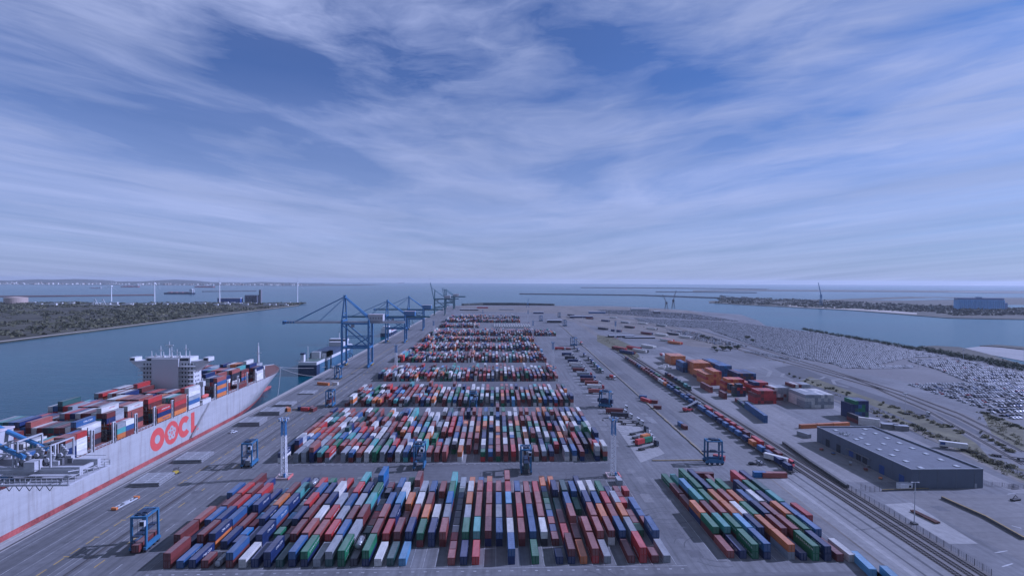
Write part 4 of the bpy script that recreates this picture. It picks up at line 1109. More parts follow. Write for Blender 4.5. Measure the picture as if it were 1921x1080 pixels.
c2, _ = crane('quay_crane', 846, 'second blue quay crane, lower, with dark boom behind the nearest one', m_cb, m_cg, zb=40., za=65., m_house=m_cb)
crane('quay_crane', 1055, 'third blue quay crane with dark lowered boom nearest the far green cranes', m_cb, m_cg, zb=40., za=65., m_house=m_cb)
crane('quay_crane', 1500, 'far dark green quay crane with its boom raised high', m_cg, m_cg, True, zb=46., za=70.)
crane('quay_crane', 1800, 'farther green crane with raised boom, left of a close pair', m_cg, m_cg, True, LB=30, zb=42., za=66.)
crane('quay_crane', 1850, 'farthest green crane with raised boom, right of a close pair', m_cg, m_cg, True, LB=30, zb=42., za=66.)
c0, tail = crane('quay_crane', 139, 'white crane tail with winch gear and blue stays jutting in over the ship', m_cb, m_cw)
# winch gear on the tail platform of the near crane
b = MB()
for s in (-1, 1): b.tube((-170, s*2.4, 78.5), (tail-13.5, s*3.4, 53.5), .6, 10)
b.tube((-142, -3.2, 57), (tail-16, -3.2, 47.5), .7, 10)
b.build('tail_stay', m_cb, c0)
zb = 50.; t0 = tail-24
b = MB()
b.box(t0+5, tail, -7, 7, zb-2.2, zb-1.9)
for s in (-1, 1):
    b.bar((t0+2, s*7, zb-2.1), (tail, s*7, zb-2.1), .35); 
    for z in (zb-1.2, zb-.4): b.bar((t0+5, s*7, z), (tail, s*7, z), .1)
    for k in range(16): b.bar((t0+5+k*1.25, s*7, zb-2), (t0+5+k*1.25, s*7, zb-.4), .1)
    for x in (t0+8, t0+14, tail-2): b.bar((x, s*3, zb-.2), (x, s*7, zb-2), .3)
    # pipe frames standing over the winches
    for x0, x1, h in ((t0+1, t0+9, 7.5), (t0+8, t0+17, 6.5)):
        b.bar((x0, s*3.6, zb+1), (x0, s*3.6, zb+h-2), .32); b.bar((x1, s*3.6, zb+1), (x1, s*3.6, zb+h), .32); b.bar((x0, s*3.6, zb+h-2), (x1, s*3.6, zb+h), .32)
for x, h in ((t0+1, 5.5), (t0+9, 7.5), (t0+17, 6.5)): b.bar((x, -3.6, zb+h), (x, 3.6, zb+h), .32)
b.bar((tail, -7, zb-2.1), (tail, 7, zb-2.1), .35); b.bar((tail, -7, zb-.4), (tail, 7, zb-.4), .1); b.bar((tail-.2, -7, zb+1.2), (tail-.2, 7, zb-2), .2)
for k in range(8): b.bar((tail, -7+k*2, zb-2), (tail, -7+k*2, zb-.4), .1)
b.build('tail_platform', m_cw, c0)
for k, x in enumerate((t0+9.5, t0+15.5)):
    for s in (-2, 2):
        b = MB()
        for q in range(4): b.tube((x+q*.5, s-.25, zb+5.2-q*.5), (x+q*.3-.9, s+.25, zb+1.4), .26, 8, 0, .36)
        b.tube((x, s-1, zb+2.6), (x, s+1, zb+2.6), .55, 14); b.box(x+1, x+2.6, s-.6, s+.6, zb+1.2, zb+2.3)
        b.build('hoist_winch', m_cw, c0)
b = MB()
for k in range(26):
    x = t0+6+rnd.uniform(0, 13); y = rnd.uniform(-3, 3); h = rnd.uniform(.5, 1.8)
    b.box(x, x+rnd.uniform(.3, 1.4), y, y+rnd.uniform(.3, 1.), zb+1.1, zb+1.1+h); b.build('machinery_fitting', mat('machine_grey', (.12, .12, .13, 1), .6), c0); b = MB()
for k in range(6): b.bar((t0+6+k*2.4, -6.6, zb-1.9), (t0+7.2+k*2.4, -6.6, zb-3.6), .12); b.bar((t0+7.2+k*2.4, -6.6, zb-3.6), (t0+8.4+k*2.4, -6.6, zb-1.9), .12)
b.build('cable_hanger', MATS['machine_grey'], c0)
b = MB(); b.box(t0+12, t0+14.6, -5.4, -3, zb+.6, zb+3); b.build('motor_cover', m_cw, c0)

# ---------------------------------------------------------------- straddle carriers
m_sb = mat('straddle_blue', (.05, .145, .27, 1), .45, var=.12); m_sd = mat('straddle_dark', (.03, .045, .08, 1), .6); m_tyre = mat('tyre', (.018, .018, .02, 1), .85)
def straddle_proto():
    r0 = empty('straddle_carrier', (0, 0, 0))
    for s in (-1, 1):
        b = MB(); b.box(s*2.45-.45, s*2.45+.45, -4.9, 4.9, 1.1, 2.0); b.box(s*2.45-.3, s*2.45+.3, -3.5, 3.5, 2.0, 2.8); b.build('side_beam', m_sb, r0)
        for y in (-3.9, 3.9):
            b = MB(); b.bar((s*2.45, y, 2), (s*2.45, y*.97, 12.3), .62, .8); b.build('leg', m_sb, r0)
        for y in (-3.9, -1.5, 1.5, 3.9):
            b = MB(); b.tube((s*2.45-.28, y, .8), (s*2.45+.28, y, .8), .8, 16); b.tube((s*2.45-.31, y, .8), (s*2.45+.31, y, .8), .35, 10, 1); b.build('wheel', [m_tyre, m_sd], r0)
    b = MB()
    for y in (-3.8, 3.8): b.box(-2.75, 2.75, y-.35, y+.35, 12.1, 12.8)
    for s in (-1, 1): b.box(s*2.45-.3, s*2.45+.3, -3.6, 3.6, 12.2, 12.75)
    b.bar((-2.4, -3.6, 12.4), (2.4, 3.6, 12.4), .25); b.bar((2.4, -3.6, 12.4), (-2.4, 3.6, 12.4), .25)
    tf = b.build('top_frame', m_sb, r0)
    b = MB(); b.box(-1.6, -.2, -2.2, 1.6, 12.8, 13.5); b.box(.3, 1.5, -1.4, 2.2, 12.8, 13.4); b.tube((-1.5, -2.6, 13), (1.5, -2.6, 13), .35, 10)
    for s in (-1, 1): b.bar((s*2.6, -3.6, 13.6), (s*2.6, 3.6, 13.6), .08)
    b.build('hoist_unit', m_sd, tf)
    b = MB(); b.box(-1.22, 1.22, -6.0, 6.0, 6.2, 6.55); b.box(-1.0, 1.0, -1.5, 1.5, 6.5, 7.1)
    for x in (-.9, .9):
        for y in (-3, 3): b.bar((x, y, 6.5), (x, y*1.1, 12.2), .09)
    b.build('spreader', m_sd, r0)
    b = MB(); b.box(1.0, 2.6, -5.4, -3.9, 9.6, 11.6); cb_ = b.build('cab', mat('cab_grey', (.42, .44, .46, 1), .5), r0)
    b = MB(); b.box(1.1, 2.5, -5.45, -5.38, 10, 11.4); b.build('cab_window', m_win, cb_)
    b = MB(); b.box(-2.2, -1.2, -4.9, -2.6, 2.1, 4.1); b.build('engine_box', m_sd, r0)
    b = MB(); b.bar((-2.9, 4.2, 2.8), (-2.9, 4.2, 12.2), .15); b.bar((-2.9, 3.5, 2.8), (-2.9, 3.5, 12.2), .15)
    for k in range(16): b.bar((-2.9, 3.5, 3+k*.6), (-2.9, 4.2, 3+k*.6), .07)
    b.build('ladder', m_sd, r0)
    return r0
SC = [(-128, 198, 4, 'nearest blue straddle carrier low left, carrying a dark red container', 'r'), (-129.4, 284, 4, 'blue straddle carrier left of the near light mast, holding a grey container', 'y'), (-127.7, 416, 2, 'blue straddle carrier with red container beyond the loose red boxes', 'r'),
      (-156.2, 533, 2, 'empty blue straddle carrier on the quay before the blue crane', None), (-39.4, 279, 0, 'empty straddle carrier in the first aisle nearer the quay side', None), (15.8, 272, 0, 'straddle carrier in the first aisle holding a dark green box', 'd'),
      (117.7, 283, 86, 'blue straddle carrier turned sideways behind the right block', None), (85.6, 411, 60, 'dark blue straddle carrier beside the parked lorries', 'n'), (-17, 407, 0, 'straddle carrier between the second and third blocks', 'd'),
      (150, 1150, 20, 'far straddle carrier on open ground near the rails', None), (110, 1290, 30, 'far straddle carrier beyond the last yard blocks', None), (118, 800, 40, 'straddle carrier standing beside far lorry bays', None), (170, 1420, 15, 'small distant straddle carrier on bare ground', None)]
proto = straddle_proto()
for i, (x, y, a, lab, load) in enumerate(SC):
    o = proto if i == 0 else copy_tree(proto)
    o.location = (x, y, 0); o.rotation_euler.z = R(a)
    tag(o, lab, 'straddle carrier', 'straddle carriers at work in the yard')
    if load:
        me = cont_mesh(load, 12.19 if load != 'y' else 6.06, HT); q = bpy.data.objects.new('shipping_container', me); col.objects.link(q)
        q.location = (x, y, 3.55 if i not in (0, 1) else .9); q.rotation_euler.z = R(a)
        tag(q, '%s container carried by the %s' % (CNAME[load], ['nearest low left straddle carrier', 'straddle carrier left of the near light mast', 'straddle carrier behind the loose red boxes', '', '', 'right straddle carrier in the first aisle', '', 'straddle carrier beside the lorries', 'straddle carrier between second and third blocks'][i]), 'container', 'stacked shipping containers')

# ---------------------------------------------------------------- lattice light masts
m_mw = mat('mast_white', (.74, .74, .74, 1), .5, var=.06); m_mb = mat('mast_blue', (.08, .22, .44, 1), .5)
def mast_proto():
    r0 = empty('light_mast', (0, 0, 0))
    b = MB(); wb, wt, h = 1.2, .85, 27.5
    lv = [i*h/11 for i in range(12)]
    def wz(z): return wb+(wt-wb)*z/h
    for i in range(11):
        z0_, z1_ = .8+lv[i], .8+lv[i+1]; w0, w1 = wz(lv[i]), wz(lv[i+1])
        m_ = 1 if i >= 8 else 0
        for sx in (-1, 1):
            for sy in (-1, 1): b.bar((sx*w0, sy*w0, z0_), (sx*w1, sy*w1, z1_), .30, None, m_)
        for a, q in (((-1, -1), (1, -1)), ((1, -1), (1, 1)), ((1, 1), (-1, 1)), ((-1, 1), (-1, -1))):
            b.bar((a[0]*w0, a[1]*w0, z0_), (q[0]*w1, q[1]*w1, z1_), .17, None, m_); b.bar((q[0]*w0, q[1]*w0, z0_), (a[0]*w1, a[1]*w1, z1_), .17, None, m_)
            b.bar((a[0]*w1, a[1]*w1, z1_), (q[0]*w1, q[1]*w1, z1_), .14, None, m_)
    b.build('lattice_tower', [m_mw, m_mb], r0)
    b = MB(); b.box(-1.9, 1.9, -1.9, 1.9, 28.3, 28.6)
    for s in (-1, 1): b.bar((-1.9, s*1.9, 29.5), (1.9, s*1.9, 29.5), .12); b.bar((s*1.9, -1.9, 29.5), (s*1.9, 1.9, 29.5), .12)
    hd = b.build('head_platform', m_mb, r0)
    for k in range(8):
        a = k*math.pi/4; b = MB(); x, y = 2.1*math.cos(a), 2.1*math.sin(a)
        b.hexa([(x+dx*.4, y+dy*.4, z) for z in (28.6, 29.5) for dx, dy in ((-1, -1), (1, -1), (1, 1), (-1, 1))]); b.build('floodlight', m_grey, hd)
    b = MB(); b.box(-2.6, 2.6, -2.6, 2.6, 0, .7); b.box(-1.2, 1.2, -1.2, 1.2, .7, 1.3); b.build('base_block', conc_lt, r0)
    b = MB()
    for s in (-1, 1): b.box(s*3.1-.3, s*3.1+.3, -3.4, 3.4, 0, 1.0, 0 if s < 0 else 1); b.box(-2.7, 2.7, s*3.1-.3, s*3.1+.3, 0, 1.0)
    b.build('crash_barrier', [mat('barrier_pink', (.55, .42, .40, 1), .7), mat('barrier_red', (.5, .15, .13, 1), .7)], r0)
    b = MB(); b.box(.4, 1.4, -1.9, -1.3, .7, 2.6); b.build('switch_cabinet', m_mb, r0)
    return r0
mp = mast_proto()
for i, (x, y, lab) in enumerate(((-104.5, 266, 'white lattice light mast with blue head at the near left corner'), (59.4, 264.8, 'white lattice light mast standing at the end of the near yard block'), (-105.6, 568.5, 'slender pale light mast at the left edge of the fourth yard block'), (64.5, 596, 'pale light mast between the yard blocks and the parked lorries'),
                                (-105, 905, 'distant light mast at the left edge of the yard'), (64, 908, 'distant light mast at the right edge of far blocks'), (-30, 1240, 'faint light mast among the farthest blocks'), (75, 1230, 'faint light mast beside the farthest blocks'), (205, 905, 'light mast beside the bare ground right of the lorries'))):
    o = mp if i == 0 else copy_tree(mp)
    o.location = (x, y, 0); tag(o, lab, 'light mast', 'light masts in the yard')

# ---------------------------------------------------------------- tank containers among the boxes
TK = None
for x, y, z, lab in ((X0+4*PITCH_L, 182.6+3.2, 0, 'silver tank container in a frame, front row, between two red containers'), (X0+15*PITCH_L, 182.6+9.2, HT, 'silver tank container on top of a charcoal container in the front row'), (X0+7*PITCH_L, 182.6+4*SLOT+9, 2*HT, 'pale tank container high on a stack near the light mast'), (-70.6, 417.2, 0, 'two coloured tank container at the front of the third block')):
    if TK is None:
        TK = empty('tank_container', (0, 0, 0)); b = MB()
        b.tube((0, -2.75, 1.32), (0, 2.75, 1.32), 1.12, 20); b.tube((0, -2.95, 1.32), (0, -2.75, 1.32), .8, 20, 0, 1.12); b.tube((0, 2.75, 1.32), (0, 2.95, 1.32), 1.12, 20, 0, .8)
        b.tube((0, 0, 2.4), (0, 0, 2.62), .3, 10); b.build('tank', mat('tank_silver', (.40, .41, .42, 1), .35, .4), TK, True)
        b = MB()
        for sx_ in (-1.15, 1.15):
            for sy in (-2.95, 2.95): b.bar((sx_, sy, 0), (sx_, sy, 2.59), .15)
            for z_ in (.1, 2.5): b.bar((sx_, -2.95, z_), (sx_, 2.95, z_), .12)
        for sy in (-2.95, 2.95):
            for z_ in (.1, 2.5): b.bar((-1.15, sy, z_), (1.15, sy, z_), .12)
        b.build('frame', m_lash, TK); o = TK
    else: o = copy_tree(TK)
    o.location = (x, y, z); tag(o, lab, 'tank container', 'tank containers in the yard')
# ---------------------------------------------------------------- lorries
m_cab = {'w': mat('cab_white', (.5, .5, .5, 1), .35, var=.05), 'k': mat('cab_dark', (.03, .04, .06, 1), .35), 'b': mat('cab_blue', (.06, .14, .30, 1), .35), 'R': mat('cab_red', (.40, .05, .05, 1), .35)}
m_ch = mat('chassis_dark', (.04, .038, .038, 1), .7)
def box_mat(c): return mat('trailer_'+CNAME[c].replace(' ', '_'), PALL[c], .55, var=.15)
def lorry(x, y, rot, cab, load, label):
    """nose along +x of its own axes"""
    r0 = empty('lorry', (x, y, 0), rot, label, 'lorry', 'lorries parked by the kerb')
    b = MB(); b.box(-8.5, 4.6, -.55, .55, .95, 1.2); b.box(-8.4, -5.6, -1.15, 1.15, .9, 1.1); b.box(1.6, 7.2, -.5, .5, .7, .95); b.build('chassis', m_ch, r0)
    for xx in (-7.6, -6.4, -5.2, 2.3, 6.0):
        for s in (-1, 1):
            b = MB(); b.tube((xx, s*.78, .5), (xx, s*1.2, .5), .5, 12); b.build('wheel', m_tyre, r0)
    b = MB()
    b.hexa([(4.9, -1.2, .6), (7.3, -1.2, .6), (7.3, 1.2, .6), (4.9, 1.2, .6), (4.9, -1.2, 3.5), (6.9, -1.2, 3.3), (6.9, 1.2, 3.3), (4.9, 1.2, 3.5)]); b.hexa([(4.9, -1.1, 3.5), (6.3, -1.1, 3.4), (6.3, 1.1, 3.4), (4.9, 1.1, 3.5), (4.9, -1, 4.0), (5.5, -1, 3.8), (5.5, 1, 3.8), (4.9, 1, 4.0)])
    cb_ = b.build('cab', m_cab[cab], r0)
    b = MB(); b.hexa([(7.24, -1.05, 2.0), (7.27, -1.05, 2.0), (7.27, 1.05, 2.0), (7.24, 1.05, 2.0), (6.97, -1.05, 3.1), (7.0, -1.05, 3.1), (7.0, 1.05, 3.1), (6.97, 1.05, 3.1)])
    for s in (-1, 1): b.box(6.0, 6.9, s*1.2-.02, s*1.2+.02, 2.0, 2.9)
    b.build('windscreen', m_win, cb_)
    def bx(x0, x1, c, h=2.6, z=1.22):
        b = MB(); b.box(x0, x1, -1.22, 1.22, z, z+h)
        for k in range(int((x1-x0)/1.2)): 
            for s in (-1, 1): b.box(x0+.3+k*1.2, x0+.8+k*1.2, s*1.22-.03, s*1.22+.03, z+.12, z+h-.12)
        b.build('load_box', box_mat(c), r0)
    if len(load) == 1 and load != '.': bx(-8.4, 4.1, load, 2.7)
    elif len(load) == 2:
        if load[0] != '.': bx(-8.4, -2.4, load[0])
        if load[1] != '.': bx(-2.1, 3.9, load[1])
    return r0
LR = [(1052, 656, 'w', 'R', 'far lorry with bright red box beside a tall mast'), (1066, 667, 'w', 'n', 'farther white lorry with navy box'), (1072, 674, 'w', 'k', 'white lorry with charcoal box in the far bays'), (1078, 680, 'w', 'n', 'white lorry with navy trailer next to a pale trailer'),
      (1081, 686, 'w', 'w', 'lorry with white box, farthest of the white trailers'), (1086, 692, 'w', 'y', 'lorry with grey box behind a dark red one'), (1089, 697, 'w', 'r', 'lorry with dark red box between grey and white boxes'), (1098, 705, 'R', 'y', 'lorry with grey box and red cab'), (1104, 711, 'b', 'n', 'blue lorry with low navy load'),
      (1105, 717, 'w', 'r', 'lorry with dark red box in the middle bays'), (1114, 722, 'w', 'p', 'lorry with faded red box behind a white one'), (1119, 729, 'R', 'w', 'lorry with white box and red cab'), (1122, 738, 'w', 'p', 'lorry with long rust box behind the straddle carrier'),
      (1160, 768, 'w', '.', 'empty white lorry just before the straddle carrier'), (1158, 776, 'w', 'r', 'lorry with dark red box nearest the hatched road marking'), (1168, 784, 'w', 'k', 'white lorry with low dark chassis behind the light mast'), (1181, 792, 'w', '.', 'empty white lorry on the concrete pad'), (1188, 797, 'w', '.', 'empty white lorry at the near end of the long row')]
for i, (u, v, cb_, ld, lab) in enumerate(LR):
    x, y = gp(u, v); lorry(x, y, R(-9 if v < 745 else -12), cb_, ld, lab)
for (u, v, cb_, ld, lab) in ((1200, 812, 'k', '.', 'empty dark lorry at the back of the angled group'), (1205, 819, 'w', '.', 'empty white lorry in the angled group'), (1208, 826, 'w', '.o', 'white lorry with short orange box in the angled group'), (1212, 832, 'w', 'Rg', 'white lorry carrying red and green short boxes'), (1218, 840, 'k', '.', 'dark cab lorry with bare trailer nearest on the pad')):
    x, y = gp(u, v); lorry(x, y, R(32), cb_, ld, lab)
for k, (u, v, cb_, ld) in enumerate(((1103, 670, 'w', 'n'), (1112, 677, 'w', 'k'), (1118, 683, 'w', 'n'), (1124, 689, 'w', 'd'), (1130, 695, 'w', 'b'), (1136, 700, 'w', 'd'), (1084, 655, 'w', 'k'), (1090, 660, 'w', 'n'), (1096, 647, 'w', 'R'))):
    x, y = gp(u, v); lorry(x-3, y+6, R(-92), cb_, ld, '%s lorry from the near end of the queue along the kerb' % nth({5: 0, 4: 1, 3: 2, 2: 3, 1: 4, 0: 5, 7: 6, 6: 7, 8: 8}[k]))
x, y = gp(1147, 710); lorry(x, y, R(-70), 'w', '.R', 'white lorry with short red box driving beside the kerb')
# box trailers far right of the blocks
TR = None; k = 0
for row in range(2):
    for i in range(15):
        x = -2+i*5.2; y = 1108+row*34+rnd.uniform(-1, 1)
        if TR is None:
            TR = empty('box_trailer', (0, 0, 0)); b = MB(); b.box(-1.25, 1.25, -6.5, 6.5, 1.3, 4.0); b.build('trailer_box', mat('trailer_white', (.50, .50, .49, 1), .5, var=.06), TR)
            b = MB(); b.box(-1.1, 1.1, -6, -2.5, .5, 1.3); b.box(-.8, .8, 3, 4, .2, 1.3); b.build('undercarriage', m_ch, TR); o = TR
        else: o = copy_tree(TR)
        o.location = (x, y, 0); tag(o, '%s white box trailer in the %s far row' % (nth(i), 'nearer' if row == 0 else 'rear'), 'trailer', 'white trailers parked beyond the yard blocks')

x, y = gp(1463, 869); lorry(x, y, R(-55), 'R', 'w', 'red cab lorry with white load at the near end of the wagon line')
# reach stacker at the train, quay vehicles
x, y = gp(1292, 771)
rs = empty('reach_stacker', (x, y, 0), R(20), 'red reach stacker lifting beside the rail wagons with boom raised', 'reach stacker')
b = MB(); b.box(-4, 3, -1.8, 1.8, .9, 2.2); b.box(-4.4, -2.4, -1.9, 1.9, 1.0, 2.8); b.build('body', mat('stacker_red', (.38, .06, .06, 1), .5), rs)
b = MB(); b.box(-.6, 1.0, -.9, .9, 2.2, 4.0); b.build('cab', m_win, rs)
b = MB(); b.bar((-3, 0, 3.2), (8.5, 0, 7.2), .9, 1.0); b.box(8, 9.2, -3, 3, 6.0, 6.7); b.build('boom', m_grey, rs)
for xx in (-2.8, 1.8):
    for s in (-1, 1): b = MB(); b.tube((xx, s*1.5, .85), (xx, s*2.1, .85), .85, 14); b.build('wheel', m_tyre, rs)
x, y = gp(330, 888)
fl = empty('forklift', (x, y, 0), R(50), 'small yellow forklift standing on the quay beside stacked hatch covers', 'forklift')
b = MB(); b.box(-1.3, 1.1, -.8, .8, .4, 1.4); b.box(-1.3, -.6, -.8, .8, 1.4, 1.7); b.build('body', mat('yellow_paint', (.55, .42, .05, 1), .5), fl)
b = MB()
for q in (-.7, .7): b.bar((-1, q, 1.4), (-.8, q, 2.6), .1); b.bar((.9, q, 1.2), (.5, q, 2.6), .1); b.bar((1.25, q*.7, .2), (1.25, q*.7, 3.2), .14); b.box(1.3, 2.6, q*.7-.1, q*.7+.1, .15, .25)
b.box(-.9, .6, -.8, .8, 2.55, 2.65); b.build('mast_and_guard', m_ch, fl)
b = MB()
for xx in (-.9, .8):
    for s in (-1, 1): b.tube((xx, s*.6, .4), (xx, s*.9, .4), .4, 12)
b.build('wheel', m_tyre, fl)
b = MB()
for (a, q, zz_) in (((-5.5, -.9), (5.5, -.9), .5), ((-5.5, .9), (5.5, .9), .5)): b.bar((*a, zz_), (*q, zz_), .3, .5)
for k in range(7): b.bar((-5.5+k*1.8, -.9, .55), (-5.5+k*1.8, .9, .55), .25, .3)
b.box(-1.5, 1.5, -.7, .7, .6, 1.1)
sp = empty('container_spreader', (*gp(236, 945), 0), math.atan2(gp(260, 932)[1]-gp(212, 957)[1], gp(260, 932)[0]-gp(212, 957)[0]), 'long steel spreader frame with orange ends lying on the quay', 'spreader')
b.build('frame', m_grey, sp)
b = MB(); 
for s in (-1, 1): b.box(s*6-.5, s*6+.5, -1.2, 1.2, .2, 1.1)
b.build('end_beam', mat('signal_orange', (.55, .18, .04, 1), .6), sp)

# hatch covers laid in stacks on the quay
def hatch_pile(x, y, rot, n, w_, l_, lab, bright=True):
    r0 = empty('hatch_cover_stack', (x, y, 0), rot, lab, 'hatch cover stack', 'ship hatch covers stacked on the quay')
    for k in range(n):
        b = MB(); z = .25+k*1.0
        b.box(-w_/2, w_/2, -l_/2, l_/2, z, z+.62)
        for q in range(6): b.box(-w_/2+.3, w_/2-.3, -l_/2+.4+q*(l_-1)/5.2, -l_/2+.75+q*(l_-1)/5.2, z+.62, z+.72, 1)
        for q in range(3): b.box(-w_/2+.8+q*w_*.4, -w_/2+1.1+q*w_*.4, -l_/2+.3, l_/2-.3, z+.62, z+.70, 1)
        for sx in (-1, 1):
            for sy in (-1, 1): b.box(sx*(w_/2-1)-.3, sx*(w_/2-1)+.3, sy*(l_/2-1)-.3, sy*(l_/2-1)+.3, z-.3, z, 1)
        b.build('hatch_panel', [mat('hatch_grey', (.23, .232, .235, 1), .75, var=.22), m_grey], r0)
for i, (x, y, rz, n, w_, l_, lab) in enumerate(((-165.5, 262, 4, 2, 13, 14, 'nearest pile of flat grey hatch covers, beside the yellow forklift'), (-164, 294.5, 3, 2, 14.5, 14, 'second pile of pale hatch covers, between forklift and white car'), (-164.5, 366, 3, 3, 14, 14, 'taller hatch cover pile below the ship bow'), (-163, 395, 2, 3, 14.5, 14, 'hatch cover pile next to the orange box'), (-163.5, 420, 2, 2, 13, 12, 'hatch cover pile just behind the orange box'), (-162, 466, 2, 1, 13, 14, 'single flat hatch cover far along the quay'))):
    hatch_pile(x, y, R(rz), n, w_, l_, lab)

# ---------------------------------------------------------------- warehouse
wh = empty('warehouse', (198, 246.5, 0), 0, 'long low dark grey warehouse with flat roof and rows of skylights', 'warehouse')
m_wall = mat('warehouse_wall', (.10, .12, .155, 1), .6, var=.08, scale=.2); m_roof = ground_mat('warehouse_roof', (.13, .138, .155), .06, .12, .05); m_trim = mat('roof_trim', (.30, .31, .33, 1), .6)
W_, D_, Hh = 35.2, 74.5, 9.3
b = MB(); b.box(0, W_, 0, .25, 0, Hh); b.box(0, W_, D_-.25, D_, 0, Hh); b.box(0, .25, .25, D_-.25, 0, Hh); b.box(W_-.25, W_, .25, D_-.25, 0, Hh)
for k in range(88): b.box(.4*k+.1, .4*k+.26, -.03, .0, .05, Hh-.35)
for k in range(92): b.box(-.03, 0, .8*k+.1, .8*k+.4, .05, Hh-.35)
b.build('wall', m_wall, wh)
b = MB(); b.box(.25, W_-.25, .25, D_-.25, Hh-1.0, Hh-.8); roof = b.build('roof', m_roof, wh)
b = MB(); b.box(-.06, W_+.06, -.07, .4, Hh-.3, Hh+.05); b.box(-.06, W_+.06, D_-.4, D_+.06, Hh-.3, Hh+.05); b.box(-.07, .4, .4, D_-.4, Hh-.3, Hh+.05); b.box(W_-.4, W_+.06, .4, D_-.4, Hh-.3, Hh+.05); b.build('parapet', m_trim, wh)
for row, xx in enumerate((7.5, 27)):
    for k in range(8):
        b = MB(); y = 3.5+k*9.2+(2 if row else 0); b.box(xx-1.0, xx+1.0, y-1.3, y+1.3, Hh-.8, Hh-.45); b.build('skylight', mat('skylight', (.42, .43, .43, 1), .35, var=.05), roof)
for k, (xx, y) in enumerate(((16, 30), (17, 41), (12, 52), (19, 60))):
    b = MB(); b.box(xx-.9, xx+.9, y-1.2, y+1.2, Hh-.8, Hh-.5); b.build('skylight', MATS['skylight'], roof)
b = MB()
for k in range(26):
    x = 5+rnd.uniform(0, 6); y = 56+rnd.uniform(0, 6); b.bar((x, y, Hh-.75), (x+rnd.uniform(-.5, .5), y+rnd.uniform(-.5, .5), Hh+rnd.uniform(-.2, .6)), .3)
b.build('roof_plant', m_grey, roof)
m_bdoor = mat('door_blue', (.035, .07, .22, 1), .5); m_sdoor = mat('door_shadow', (.02, .025, .035, 1), .7)
for k, y in enumerate((4, 17.5, 30, 35, 41, 52, 62)):
    b = MB(); b.box(-.12, .02, y, y+3.6, .0 if k not in (3, 4) else 1.1, 4.4); b.build('loading_door', m_bdoor if k in (0, 1, 4) else m_sdoor, wh)
b = MB(); b.box(W_-4, W_-3, -.08, .02, 0, 2.2); b.build('side_door', m_trim, wh)
b = MB(); b.box(-1.4, 0, 28, 46, 0, 1.1); b.box(-.9, -.03, 27.5, 46.5, 4.6, 4.8); b.build('loading_dock', conc, wh)
of = empty('site_cabin', (194.2, 245.8, 0), R(4), 'white site cabin with one dark window beside the warehouse corner', 'cabin')
b = MB(); b.box(-3, 3, -1.3, 1.3, .2, 2.9); b.build('cabin_body', mat('cabin_white', (.66, .66, .66, 1), .5), of)
b = MB(); b.box(1.2, 2.4, -1.33, -1.28, 1.2, 2.3); b.build('window', m_win, of)
b = MB(); b.box(-3.1, 3.1, -1.4, 1.4, 2.9, 3.02); b.build('roof', m_trim, of)
# barrier walls and fences of the depot
def thing_line(name, label, cat, pix, wd, h, m, cap=None, z0=0):
    P = [gp(*p) for p in pix]; r0 = None; b = MB()
    for a, q in zip(P[:-1], P[1:]):
        n = max(1, int((Vector(q)-Vector(a)).length/4))
        for k in range(n):
            p0 = Vector(a).lerp(Vector(q), k/n); p1 = Vector(a).lerp(Vector(q), (k+.98)/n); b.bar((p0.x, p0.y, h/2+z0), (p1.x, p1.y, h/2+z0), wd, h)
    if cap:
        r0 = empty(name, (0, 0, 0), 0, label, cat); b.build('wall_body', m, r0); b = MB()
        for a, q in zip(P[:-1], P[1:]): b.bar((a[0], a[1], h+.04), (q[0], q[1], h+.04), wd*.4, .08)
        b.build('cap', cap, r0)
    else: tag(b.build(name, m), label, cat)
thing_line('barrier_wall', 'long concrete barrier with yellow top across the depot yard', 'barrier', [(1767, 935), (1850, 972), (1921, 1012)], .9, 1.1, mat('barrier_dark', (.10, .10, .10, 1), .9), yel_line)
thing_line('barrier_wall', 'short yellow topped barrier before the site cabin', 'barrier', [(1655, 921), (1700, 919), (1742, 918)], .5, .8, MATS['barrier_dark'], yel_line)
thing_line('block_wall', 'row of dark concrete blocks along the near side of the tracks', 'wall', [(1470, 832), (1520, 868), (1590, 915)], 1.6, 1.5, mat('block_concrete', (.09, .09, .088, 1), .95, var=.4, scale=.8))
def fence(label, pix, h, step, m):
    P = [gp(*p) for p in pix]; r0 = empty('chain_link_fence', (0, 0, 0), 0, label, 'fence')
    b = MB(); bb = MB()
    for a, q in zip(P[:-1], P[1:]):
        a = Vector(a); q = Vector(q); L = (q-a).length; n = int(L/step)
        for k in range(n+1):
            p = a.lerp(q, k/n); bb.bar((p.x, p.y, 0), (p.x, p.y, h), .12)
        for z in [h*.15*i+.15 for i in range(7)]: b.bar((a.x, a.y, min(z, h)), (q.x, q.y, min(z, h)), .035)
        for k in range(int(L/.9)):
            p = a.lerp(q, k*.9/L); b.bar((p.x, p.y, .1), (p.x, p.y, h), .03)
    b.build('wire_mesh', m, r0); bb.build('post', m, r0)
m_f = mat('fence_steel', (.10, .10, .11, 1), .6, .4)
fence('long chain link fence running beside the tracks to the bottom edge', [(1590, 916), (1720, 994), (1860, 1079)], 2.4, 3, m_f)
fence('chain link fence running right from the warehouse corner', [(1842, 909), (1880, 912), (1921, 916)], 2.0, 3, m_f)
fence('short fence piece between tracks and yellow barrier', [(1615, 916), (1632, 922), (1650, 921)], 2.6, 2, m_f)
fence('chain link fence behind the white trailer lot', [(1660, 796), (1760, 818), (1850, 862), (1921, 892)], 2.0, 4, m_f)
lp = empty('lamp_pole', (*gp(1715, 982), 0), 0, 'slim grey lamp pole standing beside the steel beam rack', 'lamp pole')
b = MB(); b.tube((0, 0, 0), (.2, 0, 17), .2, 8, 0, .12); b.build('pole', m_grey, lp)
